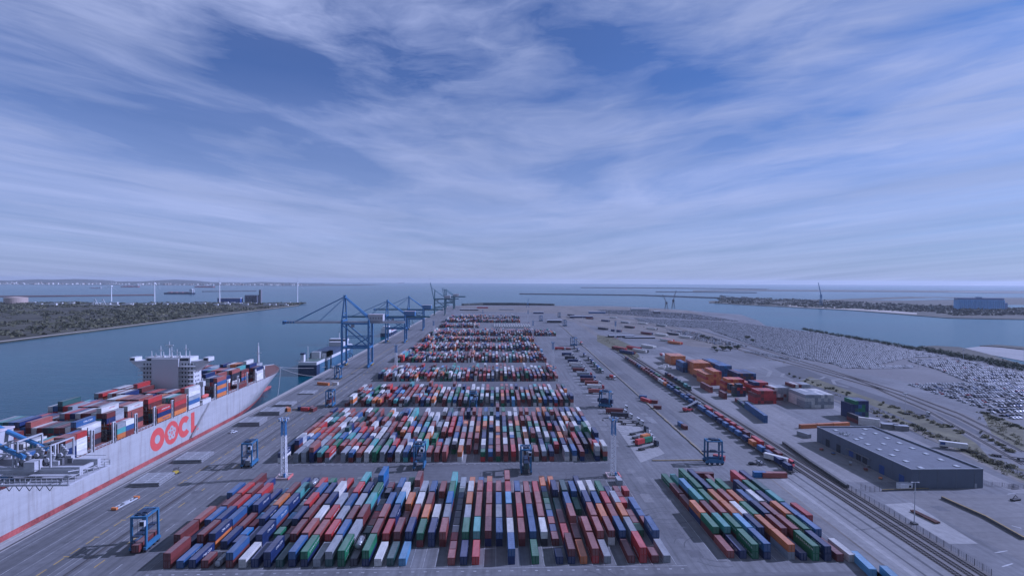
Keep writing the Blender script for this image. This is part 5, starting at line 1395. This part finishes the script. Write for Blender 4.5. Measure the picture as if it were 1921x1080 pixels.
b = MB(); b.bar((-1.0, 0, 17), (1.4, 0, 17), .16); b.box(-1.5, -.8, -.25, .25, 16.8, 17.1); b.box(1.2, 1.9, -.25, .25, 16.8, 17.1); b.bar((-.6, 0, 13), (.1, 0, 13), .12); b.build('lamp_head', m_grey, lp)
b = MB(); b.box(-1, 1, -1, 1, 0, .6); b.build('foot_block', MATS['block_concrete'], lp)
bk = empty('steel_beam_rack', (*gp(1735, 970), 0), math.atan2(gp(1756, 981)[1]-gp(1713, 960)[1], gp(1756, 981)[0]-gp(1713, 960)[0]), 'long rusty steel beam rack lying on the pale pad', 'beam rack')
b = MB()
for q in (-.8, 0, .8): b.box(-6, 6, q-.2, q+.2, .2, .8)
for k in range(6): b.box(-5.5+k*2.1, -5.1+k*2.1, -1.1, 1.1, 0, .22)
b.build('beam', mat('rusty_steel', (.12, .06, .045, 1), .8, var=.4), bk)
# trailer lorry parked behind the warehouse
tl = empty('box_trailer', (*gp(1788, 842), 0), R(-32), 'white box trailer with blue panel parked behind the warehouse', 'trailer', 'white trailers behind the warehouse')
b = MB(); b.box(-6.6, 6.6, -1.25, 1.25, 1.3, 4.2); b.build('trailer_box', MATS['trailer_white'], tl)
b = MB(); b.box(-6.2, -3.8, -1.28, -1.25, 2.2, 3.8); b.build('side_panel', m_bdoor, tl)
b = MB(); b.box(-6.2, -2.4, -1.1, 1.1, .5, 1.25); b.box(3.5, 4.3, -.9, .9, 0, 1.25); b.build('undercarriage', m_ch, tl)
tk = lorry(*gp(1900, 860), R(-38), 'b', '.', 'dark blue lorry at the right edge near dry bushes')
tk['group'] = 'lorries on the service road'
tk2 = lorry(*gp(1722, 779), R(-30), 'w', '.', 'white lorry with bare trailer on the service road bend'); tk2['group'] = 'lorries on the service road'
for k, (u, v, sx_) in enumerate(((1668, 803, 9), (1690, 806, 8))):
    cbx = empty('storage_hut', (*gp(u, v), 0), R(-20), ['pale walled storage hut behind the warehouse roof', 'pale low hut right of its larger neighbour'][k], 'hut')
    b = MB(); b.box(-sx_/2, sx_/2, -2, 2, 0, 3); b.build('hut_wall', conc, cbx); b = MB(); b.box(-sx_/2-.2, sx_/2+.2, -2.2, 2.2, 3, 3.2); b.build('roof', m_trim, cbx)
ct = empty('equipment_cart', (*gp(1905, 938), 0), R(15), 'dark frame cart alone on the depot yard at the right edge', 'cart')
b = MB(); b.box(-2.4, 2.4, -.8, .8, .5, .8); b.bar((-2, 0, .8), (0, 0, 2.4), .2); b.bar((0, 0, 2.4), (2.2, .5, 1), .2); b.build('frame', m_ch, ct)
b = MB()
for xx in (-1.8, 1.8): b.tube((xx, -.9, .4), (xx, .9, .4), .4, 10)
b.build('wheel', m_tyre, ct)
cg = empty('wire_cage', (*gp(1901, 916), 0), R(5), 'grey wire cage bin standing by the depot fence', 'cage')
b = MB()
for k in range(9): b.bar((-2+k*.5, -.8, 0), (-2+k*.5, -.8, 1.8), .07); b.bar((-2+k*.5, .8, 0), (-2+k*.5, .8, 1.8), .07)
for z in (.1, .9, 1.8): b.bar((-2, -.8, z), (2, -.8, z), .09); b.bar((-2, .8, z), (2, .8, z), .09)
b.build('cage_frame', m_f, cg)

# ---------------------------------------------------------------- cars
def car_geo(b, c, X=0, Y=0, ca=1, sa=0, k=0, simple=False):
    def T(p): return (X+p[0]*ca-p[1]*sa, Y+p[0]*sa+p[1]*ca, p[2])
    hx = lambda P, m=0, cc=None, skip=(): b.hexa([T(p) for p in P], m, cc, skip)
    hx([(-2.1, -.86, .28), (2.1, -.86, .28), (2.1, .86, .28), (-2.1, .86, .28), (-2.15, -.86, .88), (2.05, -.84, .78), (2.05, .84, .78), (-2.15, .86, .88)], 0, c, (0,) if simple else ())
    if simple:
        g = (.02, .025, .03, 1)
        hx([(-1.95, -.82, .87), (1.05, -.82, .82), (1.05, .82, .82), (-1.95, .82, .87), (-1.45, -.66, 1.44), (.25, -.66, 1.44), (.25, .66, 1.44), (-1.45, .66, 1.44)], 0, g, (0, 1))
        b.face([T(p) for p in ((-1.45, -.66, 1.445), (.25, -.66, 1.445), (.25, .66, 1.445), (-1.45, .66, 1.445))], 0, c)
    else:
        hx([(-1.95, -.82, .87), (1.05, -.82, .82), (1.05, .82, .82), (-1.95, .82, .87), (-1.45, -.66, 1.4), (.25, -.66, 1.4), (.25, .66, 1.4), (-1.45, .66, 1.4)], 1)
        hx([(-1.5, -.68, 1.4), (.3, -.68, 1.4), (.3, .68, 1.4), (-1.5, .68, 1.4), (-1.4, -.62, 1.47), (.2, -.62, 1.47), (.2, .62, 1.47), (-1.4, .62, 1.47)], 0, c)
        for xx in (-1.3, 1.3):
            for s in (-1, 1): b.tube((xx, s*.70, .33), (xx, s*.88, .33), .33, 10, 2)
CARC = {'white': (.66, .67, .68), 'silver': (.33, .34, .36), 'grey': (.15, .155, .165), 'black': (.016, .017, .02), 'red': (.30, .03, .03), 'blue': (.03, .07, .22)}
def inside(x, y, poly):
    r = False; j = len(poly)-1
    for i in range(len(poly)):
        a, q = poly[i], poly[j]
        if (a[1] > y) != (q[1] > y) and x < (q[0]-a[0])*(y-a[1])/(q[1]-a[1])+a[0]: r = not r
        j = i
    return r
LOTS = [([(1300, 601), (1400, 607), (1540, 626), (1700, 656), (1770, 668), (1700, 672), (1650, 684), (1590, 688), (1500, 672), (1420, 650), (1340, 622)], 'w', 'far shore lot', 0.10, 2.7, 5.4, .08),
        ([(1700, 676), (1790, 672), (1921, 702), (1921, 742), (1870, 732), (1815, 716), (1760, 694)], 'm', 'hedge lot', 0.1, 2.8, 6.4, .14),
        ([(1570, 684), (1640, 686), (1714, 686), (1712, 690), (1640, 692), (1580, 690)], 'w', 'short white row', .1, 2.7, 5.6, .06),
        ([(1700, 721), (1760, 718), (1840, 716), (1921, 724), (1921, 792), (1870, 778), (1800, 752), (1745, 735)], 'm', 'near verge lot', .1, 2.9, 7.0, .25),
        ([(1120, 581), (1210, 583), (1300, 589), (1390, 603), (1310, 600), (1200, 593), (1130, 588)], 'm', 'water edge lot', .1, 3.6, 7, .2),
        ([(1250, 618), (1300, 622), (1400, 650), (1370, 652), (1290, 634)], 'm', 'rail side lot', -.2, 3.4, 7, .22),
        ([(1190, 597), (1300, 602), (1330, 616), (1260, 612), (1200, 603)], 'w', 'distant lot', .1, 2.9, 6, .15),
        ([(1390, 658), (1450, 665), (1500, 678), (1440, 668)], 'w', 'slanted lot', -.3, 2.7, 6.5, .1)]
CARS = []
for li, (pix, tone, nm, rot, px_, py_, gap) in enumerate(LOTS):
    P = [gp(*p) for p in pix]
    cx = sum(p[0] for p in P)/len(P); cy = sum(p[1] for p in P)/len(P)
    ca, sa = math.cos(rot), math.sin(rot); ext = 520
    ys = -ext
    row = 0
    while ys < ext:
        xs_ = -ext; n = 0
        tone_row = rnd.random()
        while xs_ < ext:
            x, y = cx+xs_*ca-ys*sa, cy+xs_*sa+ys*ca
            if inside(x, y, P) and rnd.random() > gap:
                r_ = rnd.random()
                if tone == 'w': c = 'white' if r_ < .72 else 'silver' if r_ < .86 else 'grey' if r_ < .94 else 'black'
                elif tone_row < .5: c = 'white' if r_ < .62 else 'silver' if r_ < .74 else 'black' if r_ < .88 else 'grey' if r_ < .96 else 'red'
                else: c = 'white' if r_ < .36 else 'silver' if r_ < .5 else 'black' if r_ < .74 else 'grey' if r_ < .93 else 'blue'
                CARS.append([x, y, rot+math.pi/2*(1 if row % 2 else -1)+rnd.uniform(-.03, .03), c, nm, row, n]); n += 1
            xs_ += px_
        if n: row += 1
        ys += py_ if row % 2 else py_+(.0 if tone == 'w' else 2.2)
for c in CARS:
    d = Vector((c[0], c[1], -CAM_H)); vx = d.dot(CF); uu = 960.5+FPX*d.dot(CR)/vx; vv = 540-FPX*d.dot(CU)/vx
    c.append(d.length if -10 < uu < 1931 and vv < 1090 else 1e9)
CARS = [c for c in CARS if c[7] < 1e8]
CARS.sort(key=lambda c: c[7])
print('CARS', len(CARS))
CMESH = {}
for nme, c in CARC.items():
    b = MB(); car_geo(b, (*c, 1)); CMESH[nme] = b.mesh('parked_car', [M_CAR, m_win, m_tyre])
for c in CARS[:N_CARS]:
    o = bpy.data.objects.new('parked_car', CMESH[c[3]]); col.objects.link(o); o.location = (c[0], c[1], 0); o.rotation_euler.z = c[2]
    tag(o, '%s parked car, %s from the left, %s row of the %s' % (c[3], nth(c[6]), nth(c[5]), c[4]), 'car', 'new cars parked in the import lots')
b = MB()
for c in CARS[N_CARS:]: car_geo(b, (*CARC[c[3]], 1), c[0], c[1], math.cos(c[2]), math.sin(c[2]), 0, True)
tag(b.build('car_mass', M_CAR), 'thousands of mostly white cars parked in the farther import lots', 'cars', None, 'stuff')
qc = bpy.data.objects.new('parked_car', CMESH['white']); col.objects.link(qc); qc.location = (*gp(438, 811), 0); qc.rotation_euler.z = R(55); tag(qc, 'single white car driving on the quay between hatch cover piles', 'car')
for i, (u, v) in enumerate(((1412, 871), (1430, 872), (1424, 868))):
    qc = bpy.data.objects.new('parked_car', CMESH[('black', 'grey', 'silver')[i]]); col.objects.link(qc); qc.location = (*gp(u, v), 0); qc.rotation_euler.z = R(20*i); tag(qc, '%s car parked behind the right container block near the rails' % ('black', 'grey', 'silver')[i], 'car')

# ---------------------------------------------------------------- plants
def leaf_mat(name, c0, c1):
    m = bpy.data.materials.new(name); t = NT(m)
    pos = t.new('ShaderNodeNewGeometry'); n = t.noise(pos.outputs['Position'], .9, 3, .6); r_ = pos.outputs['Random Per Island']
    f = t.math('ADD', t.math('MULTIPLY', n, .6), t.math('MULTIPLY', r_, .4))
    t.out(t.ramp(f, [(.25, c0), (.75, c1)]), .75, spec=.2); MATS[name] = m; return m
lf_dark = leaf_mat('leaf_dark', (.022, .034, .016), (.055, .075, .034)); lf_dry = leaf_mat('leaf_dry', (.10, .095, .045), (.26, .24, .14)); lf_olive = leaf_mat('leaf_olive', (.045, .05, .025), (.10, .105, .05))
def clump(b, cx, cy, cz, rx, ry, rz, n, s, rr):
    for _ in range(n):
        while True:
            p = Vector((rr.uniform(-1, 1), rr.uniform(-1, 1), rr.uniform(-1, 1)))
            if .2 < p.length < 1: break
        c = Vector((cx+p.x*rx, cy+p.y*ry, cz+p.z*rz)); nrm = (p+Vector((rr.uniform(-.6, .6), rr.uniform(-.6, .6), rr.uniform(0, .8)))).normalized()
        a = nrm.orthogonal().normalized(); q = nrm.cross(a); t0_ = rr.uniform(0, 6.3); a, q = a*math.cos(t0_)+q*math.sin(t0_), q*math.cos(t0_)-a*math.sin(t0_)
        k = s*rr.uniform(.6, 1.3)
        b.face([c-a*k, c+q*k*.7, c+a*k, c-q*k*.7])
def tree_at(name, x, y, h, wd, m, label, cat='tree', group=None, n=420, seed=0):
    rr = random.Random(seed); r0 = empty(name, (x, y, 0), 0, label, cat, group)
    b = MB(); b.tube((0, 0, 0), (0, 0, h*.45), .06*wd, 7, 0, .03*wd)
    for k in range(5):
        a = k*1.3+rr.random(); b.tube((0, 0, h*(.22+.04*k)), (math.cos(a)*wd*.35, math.sin(a)*wd*.35, h*.65), .03*wd, 5, 0, .012*wd)
    b.build('trunk', mat('bark', (.06, .048, .035, 1), .9), r0)
    b = MB(); nc = 9
    for k in range(nc):
        a = rr.uniform(0, 6.3); rad = rr.uniform(.05, .36)*wd; z = h*rr.uniform(.35, .82); s = rr.uniform(.5, 1.0)
        clump(b, math.cos(a)*rad, math.sin(a)*rad, z, wd*.24*s, wd*.24*s, h*.17*s, n//nc, .075*wd, rr)
    b.build('crown', m, r0); return r0
def bush_at(x, y, h, wd, m, label, seed, group, n=150):
    rr = random.Random(seed); b = MB()
    for k in range(4): clump(b, rr.uniform(-.3, .3)*wd, rr.uniform(-.3, .3)*wd, h*rr.uniform(.3, .55), wd*.34, wd*.34, h*.42, n//4, .11*wd, rr)
    for k in range(3): b.tube((0, 0, 0), (rr.uniform(-.3, .3)*wd, rr.uniform(-.3, .3)*wd, h*.6), .03*wd, 4, 0, .01*wd)
    o = b.build('bush', m); o.location = (x, y, 0); return tag(o, label, 'bush', group)
PLT = [(1318, 634, 7, 11), (1328, 637, 6, 10), (1340, 655, 5, 12), (1356, 656, 6, 13), (1370, 658, 7, 14), (1384, 655, 7, 11), (1402, 636, 7, 12), (1412, 641, 5, 9), (1345, 660, 4, 8)]
for i, (u, v, h, wd) in enumerate(PLT):
    tree_at('tree', *gp(u, v), h, wd, lf_dark if i % 3 else lf_olive, '%s dark green tree from the left among the rail lines beyond the orange stacks' % nth(sorted(PLT).index(PLT[i])), 'tree', 'trees among the rail lines', 500, i)
rr = random.Random(3); k = 0
for (pa, pq, n, m, nm) in (((1640, 774), (1735, 806), 12, lf_olive, 'row of bushes behind the warehouse'), ((1718, 802), (1800, 836), 12, lf_dry, 'pale dry row left of the white trailer'), ((1805, 842), (1905, 880), 16, lf_dry, 'pale dry row right of the white trailer'), ((1838, 812), (1900, 850), 14, lf_dry, 'pale clump inside the road bend'),
                        ((1840, 772), (1921, 806), 14, lf_olive, 'thicket below the near car lot'), ((1480, 702), (1600, 742), 14, lf_olive, 'verge beside the vacant lot'), ((1650, 756), (1810, 812), 22, lf_dry, 'long verge along the rail curve')):
    for i in range(n):
        f = (i+rr.uniform(.0, .8))/n; u = pa[0]+(pq[0]-pa[0])*f; v = pa[1]+(pq[1]-pa[1])*f+rr.uniform(-3, 4)
        bush_at(*gp(u, v), rr.uniform(1.0, 2.8), rr.uniform(2.0, 4.6), m if rr.random() < .75 else lf_olive, '%s bush from the left in the %s' % (nth(i), nm), k, 'bushes on the verges', 130); k += 1
# hedge belt on the shore, left scrub, far vegetation: nobody could count these
b = MB()
P = [gp(*p) for p in ((1500, 618), (1560, 629), (1600, 636), (1650, 644), (1700, 654), (1760, 664), (1830, 678), (1921, 697))]
rr = random.Random(8)
for a, q in zip(P[:-1], P[1:]):
    a = Vector(a); q = Vector(q); L = (q-a).length
    for k in range(int(L*(.5 if a.y > 800 else 1.1))):
        p = a.lerp(q, rr.random()); d = rr.uniform(0, 14 if a.y > 800 else 26); h = rr.uniform(2.5, 6)
        clump(b, p.x+d, p.y+d*.3, h*.5, rr.uniform(2, 4.5), rr.uniform(2, 4.5), h*.5, 26, .85, rr)
tag(b.build('hedge_foliage', lf_dark), 'dark green tree belt along the shore behind the parked cars', 'hedge', None, 'stuff')
b = MB()
for k in range(5200):
    y = 700+(2230-700)*rr.random()**.7; x = -790-rr.random()**1.2*(1600)
    if math.sin(x*.011+y*.004)+math.sin(y*.013-x*.005)+rr.gauss(0, .8) < -.5: continue
    s = rr.uniform(2.5, 8)*(1+y/4000); h = rr.uniform(1.0, 3.6)
    if y > 2050: h *= 1.8
    clump(b, x, y, h*.4-.5, s*1.3, s, h*.6, 12, s*.45, rr)
tag(b.build('scrub_vegetation', leaf_mat('leaf_scrub', (.030, .036, .018), (.12, .115, .06))), 'patchy dark scrub covering the flat spit across the water', 'scrub', None, 'stuff')
b = MB()
for k in range(900):
    u = rr.uniform(1350, 1921); t0_ = rr.random(); v0_ = 571+(u-1400)*.045 if u < 1790 else 592; v = v0_-rr.uniform(1, 14)
    x, y = gp(u, v); s = rr.uniform(6, 18); h = rr.uniform(2, 6); clump(b, x, y, h*.4-1.2, s*1.6, s*.8, h*.6, 8, s*.45, rr)
tag(b.build('marsh_vegetation', leaf_mat('leaf_marsh', (.03, .038, .022), (.10, .10, .06))), 'low dark trees and scrub on the far bank of the basin', 'scrub', None, 'stuff')
b = MB()
for k in range(500):
    P_ = rr.choice((((1120, 628), (1195, 672)), ((1500, 712), (1860, 860)), ((1640, 770), (1921, 898)), ((1845, 776), (1921, 838)), ((1050, 576), (1160, 577)), ((1180, 606), (1480, 682))))
    f = rr.random(); x, y = gp(P_[0][0]+(P_[1][0]-P_[0][0])*f, P_[0][1]+(P_[1][1]-P_[0][1])*f); x += rr.gauss(0, 3); y += rr.gauss(0, 3)
    h = rr.uniform(.4, 1.1); clump(b, x, y, h*.4, 1.4, 1.4, h*.6, 12, .4, rr)
tag(b.build('grass_tufts', lf_dry), 'dry grass tufts along the verges and tracks', 'grass', None, 'stuff')

# ---------------------------------------------------------------- far things
m_turb = mat('turbine_white', (.72, .72, .72, 1), .5, var=.03)
def turbine(i, u, v, vh, ang, lab):
    x, y = gp(u, v); dpt = Vector((x, y, -CAM_H)).dot(CF); h = (v-vh)/FPX*dpt
    r0 = empty('wind_turbine', (x, y, -1), 0, lab, 'wind turbine', 'white wind turbines on the spit')
    b = MB(); b.tube((0, 0, 0), (0, 0, h), 2.3, 10, 0, 1.5); b.build('tower', m_turb, r0)
    b = MB(); b.box(-1.6, 1.6, -2, 7, h-1.4, h+2); b.tube((0, -4, h), (0, -2, h), .6, 8, 0, 1.6); b.build('nacelle', m_turb, r0)
    for k in range(3):
        a = ang+k*2*math.pi/3; b = MB(); L = min(h*.52, 37-0)
        p0 = Vector((0, -3.4, h)); d = Vector((math.sin(a), 0, math.cos(a))); n = Vector((math.cos(a), 0, -math.sin(a)))
        b.hexa([p0-n*.9, p0+n*.9, p0+n*.9+Vector((0, .5, 0)), p0-n*.9+Vector((0, .5, 0)), p0+d*L-n*.25, p0+d*L+n*.25, p0+d*L+n*.25+Vector((0, .2, 0)), p0+d*L-n*.25+Vector((0, .2, 0))]); b.build('blade', m_turb, r0)
turbine(0, 209, 565, 536, .1, 'leftmost slender white wind turbine on the spit'); turbine(1, 290, 567, 531, .2, 'wind turbine left of the moored bulk ship'); turbine(2, 412, 569, 531, 0, 'wind turbine left of the blue shed'); turbine(3, 558, 567, 531, .15, 'wind turbine at the tip of the spit')
x, y = gp(30, 569)
tk = empty('storage_tank', (x, y, -1), 0, 'large pale round storage tank on the left end of the spit', 'tank'); b = MB(); b.tube((0, 0, 0), (0, 0, 24), 36, 32); b.build('tank_shell', mat('tank_buff', (.38, .30, .25, 1), .7), tk); b = MB(); b.tube((0, 0, 24), (0, 0, 28), 36, 32, 0, 4); b.build('roof', MATS['tank_buff'], tk)
x, y = gp(445, 568)
sh = empty('dock_shed', (x-20, y, -1), 0, 'long blue shed at the water edge of the spit', 'shed'); b = MB(); b.box(-55, 38, -12, 12, 0, 19); b.build('wall', mat('shed_blue', (.03, .07, .25, 1), .6), sh); b = MB(); b.box(-56, 39, -13, 13, 19, 22); b.build('roof', m_grey, sh)
x, y = gp(466, 568)
si = empty('silo_tower', (x+12, y+20, -1), 0, 'dark silo block with a taller slim tower beside the blue shed', 'silo')
b = MB(); b.box(-30, 22, -12, 12, 0, 33)
for k in range(5): b.tube((-25+k*11, -13, 0), (-25+k*11, -13, 30), 5.5, 12)
b.build('silo_block', mat('silo_dark', (.09, .10, .13, 1), .8), si); b = MB(); b.box(25, 33, -6, 6, 0, 56); b.build('lift_tower', mat('silo_tower_grey', (.16, .16, .18, 1), .8), si)
x, y = gp(186, 573)
pv_ = empty('mast_pavilion', (x, y, -.6), 0, 'white A-frame masts over low pale buildings on the spit', 'pavilion'); b = MB()
for q in (-14, 14): b.bar((q-12, 0, 0), (q, 0, 24), 1.6); b.bar((q+12, 0, 0), (q, 0, 24), 1.6)
b.box(-70, 70, -6, 6, 0, 4); b.build('frame', m_shipw, pv_)
b = MB(); rr = random.Random(2)
for k in range(50):
    u = rr.uniform(60, 560); v = 570+rr.uniform(-1, 3)-(u-60)*.0; x, y = gp(u, v); s = rr.uniform(5, 16); b.box(x-s, x+s, y-4, y+4, -.6, rr.uniform(3, 7), rr.choice((0, 1)))
tag(b.build('spit_sheds', [m_shipw, m_grey]), 'scattered small pale sheds along the far edge of the spit', 'sheds', None, 'stuff')
def coaster(u, v, L, lab, mh, aft=1):
    x, y = gp(u, v, -3); r0 = empty('bulk_ship', (x, y, -3), 0, lab, 'ship', 'ships anchored off the coast')
    h = L*.05; b = MB(); b.prism([(-L/2, -L*.06), (L*.42, -L*.06), (L/2, 0), (L*.42, L*.06), (-L/2, L*.06)], -.2, h); b.build('hull', mh, r0)
    b = MB(); xx = L*.38*aft; b.box(xx-L*.05, xx+L*.05, -L*.05, L*.05, h, h+L*.1); b.box(xx-L*.03, xx+L*.03, -L*.06, L*.06, h+L*.1, h+L*.12); b.tube((xx+L*.07, 0, h), (xx+L*.07, 0, h+L*.11), L*.015, 8); b.build('superstructure', m_shipw, r0)
    b = MB()
    for k in range(4): b.box(-L*.4+k*L*.18, -L*.27+k*L*.18, -L*.04, L*.04, h, h+L*.02)
    b.build('hatch', m_boot, r0)
coaster(338, 551.5, 200, 'dark bulk ship with white stern house moored beyond the spit', m_navy); coaster(245, 538.5, 220, 'small faint ship at the left on the far water', m_boot, 1); coaster(385, 539, 240, 'red hulled faint ship under the far town', m_boot)
coaster(180, 541, 120, 'tiny pale ship far left near the coast', m_shipw); coaster(752, 531, 260, 'tiny ship on the horizon above the cranes', m_shipw)
# silo building and cranes across the basin
x, y = gp(1836, 580)
gs = empty('grain_silo', (x, y, -1.4), R(-12), 'big pale blue grain silo block on the far right bank', 'silo')
b = MB(); L_ = 150
for k in range(8):
    x0 = -L_/2+k*L_/8; b.box(x0+.8, x0+L_/8-.8, -14, 14, 0, 36)
    for q in range(3): b.tube((x0+(q+.5)*L_/24, -14, 0), (x0+(q+.5)*L_/24, -14, 35), 2.7, 10)
b.build('silo_cells', mat('silo_blue', (.15, .34, .62, 1), .7, var=.12, scale=.05), gs)
b = MB(); b.box(-L_/2, L_/2, -10, 10, 36, 43); b.box(-4, 4, -11, 11, 43, 47); b.build('top_gallery', mat('silo_gallery', (.10, .15, .27, 1), .7), gs)
b = MB(); b.box(L_/2, L_/2+12, -9, 9, 0, 26); b.build('annex', mat('silo_annex', (.12, .2, .38, 1), .7), gs)
def jib(u, v, h, lean, lab, m=None):
    x, y = gp(u, v); m = m or m_lash; r0 = empty('harbour_crane', (x, y, 0), 0, lab, 'crane', 'far harbour cranes')
    b = MB()
    for sx_ in (-1, 1):
        for sy in (-1, 1): b.bar((sx_*5, sy*5, 0), (sx_*2, sy*2, h*.35), 1)
    b.box(-3, 3, -3, 3, h*.35, h*.5); b.build('tower', m, r0)
    b = MB(); b.bar((0, -1.5, h*.45), (lean, -1, h), 1.0); b.bar((0, 1.5, h*.45), (lean, 1, h), 1.0); b.bar((0, 0, h*.6), (lean, 0, h), .4)
    for k in range(6): b.bar((lean*k/6, -1.4, h*(.45+.55*k/6)), (lean*(k+1)/6, 1.4, h*(.45+.55*(k+1)/6)), .4)
    b.build('jib', m, r0)
jib(1250, 580, 52, -14, 'left of two thin harbour cranes with leaning jibs at the water edge'); jib(1263, 579, 66, 10, 'right and taller of two thin harbour cranes at the water edge'); jib(990, 577, 34, 2, 'small crane at the far end of the terminal ground', m_cb)
jib(1540, 574, 95, -12, 'tall curved dockside crane on the far bank of the basin', m_cb)
for i, (u, v) in enumerate(((1195, 590), (1142, 612), (1165, 640), (1640, 668), (1807, 679), (1723, 690), (1801, 715), (1698, 777), (863, 575), (880, 585), (1093, 610))):
    x, y = gp(u, v); r0 = empty('lamp_pole', (x, y, 0), 0, ['far pole on bare ground near the water', 'pole beside the bare dirt', 'pole at the grass patch', 'pole at the shore hedge beside white cars', 'pole before the hedge at right', 'pole amid the parked white cars', 'pole at the empty part of the car lot', 'pole on the service road by the lorry', 'pole at the far quay end', 'pole on the far quay before sheds', 'pole by the far lorry bays'][i].replace('pole', 'slim lamp pole', 1), 'lamp pole', 'slim lamp poles')
    b = MB(); b.tube((0, 0, 0), (0, 0, 24 if v < 660 else 15), .35 if v < 660 else .2, 6, 0, .18); b.build('pole', m_grey, r0); b = MB(); z = 24 if v < 660 else 15; b.box(-1.5, 1.5, -.5, .5, z, z+.8); b.build('lamp_head', m_grey, r0)
# low sheds and parked plant at the far end of the terminal
rr = random.Random(6)
FS = [(905, 578, 40, 7, 'R', 'long low red shed at the far end of the terminal'), (880, 582, 60, 5, 'k', 'long dark shed near the far quay'), (950, 581, 50, 4, 'y', 'low pale shed on the far ground'), (1010, 588, 30, 6, 'n', 'dark blue shed on far bare ground'), (1040, 605, 34, 7, 'k', 'dark pile beside a far straddle carrier'), (1090, 596, 60, 6, 'n', 'long dark shed by the far rail lines'), (1120, 588, 50, 7, 'b', 'blue shed group at the far rail lines'), (1200, 583, 60, 9, 'y', 'pale low building at the far shore'), (1232, 588, 18, 8, 'k', 'small black shed in the far car lot'), (1165, 632, 44, 4, 'k', 'long dark wagon shed at the grass patch'), (1200, 634, 50, 3, 'k', 'low dark wall of wagons right of the grass patch')]
for u, v, L_, h, c, lab in FS:
    x, y = gp(u, v); r0 = empty('low_shed', (x, y, 0), R(rr.uniform(-6, 6)), lab, 'shed'); b = MB(); b.box(-L_/2, L_/2, -6, 6, 0, h*.8); b.build('wall', box_mat(c), r0)
    b = MB(); b.hexa([(-L_/2-.5, -6.5, h*.8), (L_/2+.5, -6.5, h*.8), (L_/2+.5, 6.5, h*.8), (-L_/2-.5, 6.5, h*.8), (-L_/2-.5, -.3, h), (L_/2+.5, -.3, h), (L_/2+.5, .3, h), (-L_/2-.5, .3, h)]); b.build('roof', m_trim, r0)
for i, (u, v, cc) in enumerate(((1070, 592, 'kn'), (1105, 598, 'rk'), (1135, 603, 'nk'), (1150, 597, 'wy'), (1172, 606, 'yw'), (1180, 615, 'kr'), (1205, 608, 'ww'), (1222, 618, 'wk'), (1240, 612, 'yw'), (1212, 627, 'rn'), (1240, 630, 'ww'), (1262, 628, 'kw'), (1285, 634, 'wy'), (1130, 618, 'kk'), (1155, 622, 'nr'), (1188, 655, 'Rr'), (1200, 660, 'wk'), (1160, 656, 'rR'), (1175, 663, 'nr'), (1215, 652, 'ww'), (1250, 640, 'wR'), (1265, 645, 'oR'))):
    x, y = gp(u, v); r0 = empty('parked_wagon_row', (x, y, 0), R(-62), '%s of the parked trailer rows behind the grass patch' % nth(i), 'trailer row')
    for k, c in enumerate(cc): b = MB(); b.box(-13, 13, -1.3+k*3.4, 1.3+k*3.4, 1.1, 3.9); b.box(-12.6, 12.6, -.9+k*3.4, .9+k*3.4, .2, 1.05); b.build('trailer_box', box_mat(c), r0)
print('DONE', len(bpy.data.objects))

b = MB()
for k in range(9): b.box(-.12, -.03, 4+k*8.2-.06, 4+k*8.2+.06, 0, Hh-.3)
for k in range(4): b.box(4+k*9-.06, 4+k*9+.06, -.12, -.03, 0, Hh-.3)
b.build('downpipe', mat('pipe_grey', (.16, .17, .19, 1), .6), wh)
for i, (dx, dy, c) in enumerate(((-6, 12, 'o'), (-5, 24, 'r'), (-7, 33, 'y'), (-5.5, 50, 'b'), (-8, 57, 'p'))):
    pr = empty('pallet_stack', (198+dx, 246.5+dy, 0), rnd.uniform(0, 1.5), '%s pallet stack from the near end of the warehouse loading side' % nth(i), 'pallet stack', 'pallets by the loading doors')
    for k in range(3+i % 3): b = MB(); b.box(-.9, .9, -.7, .7, k*.32+.05, k*.32+.3); b.build('pallet', box_mat(c) if k > 1 else mat('pallet_wood', (.22, .16, .10, 1), .9), pr)
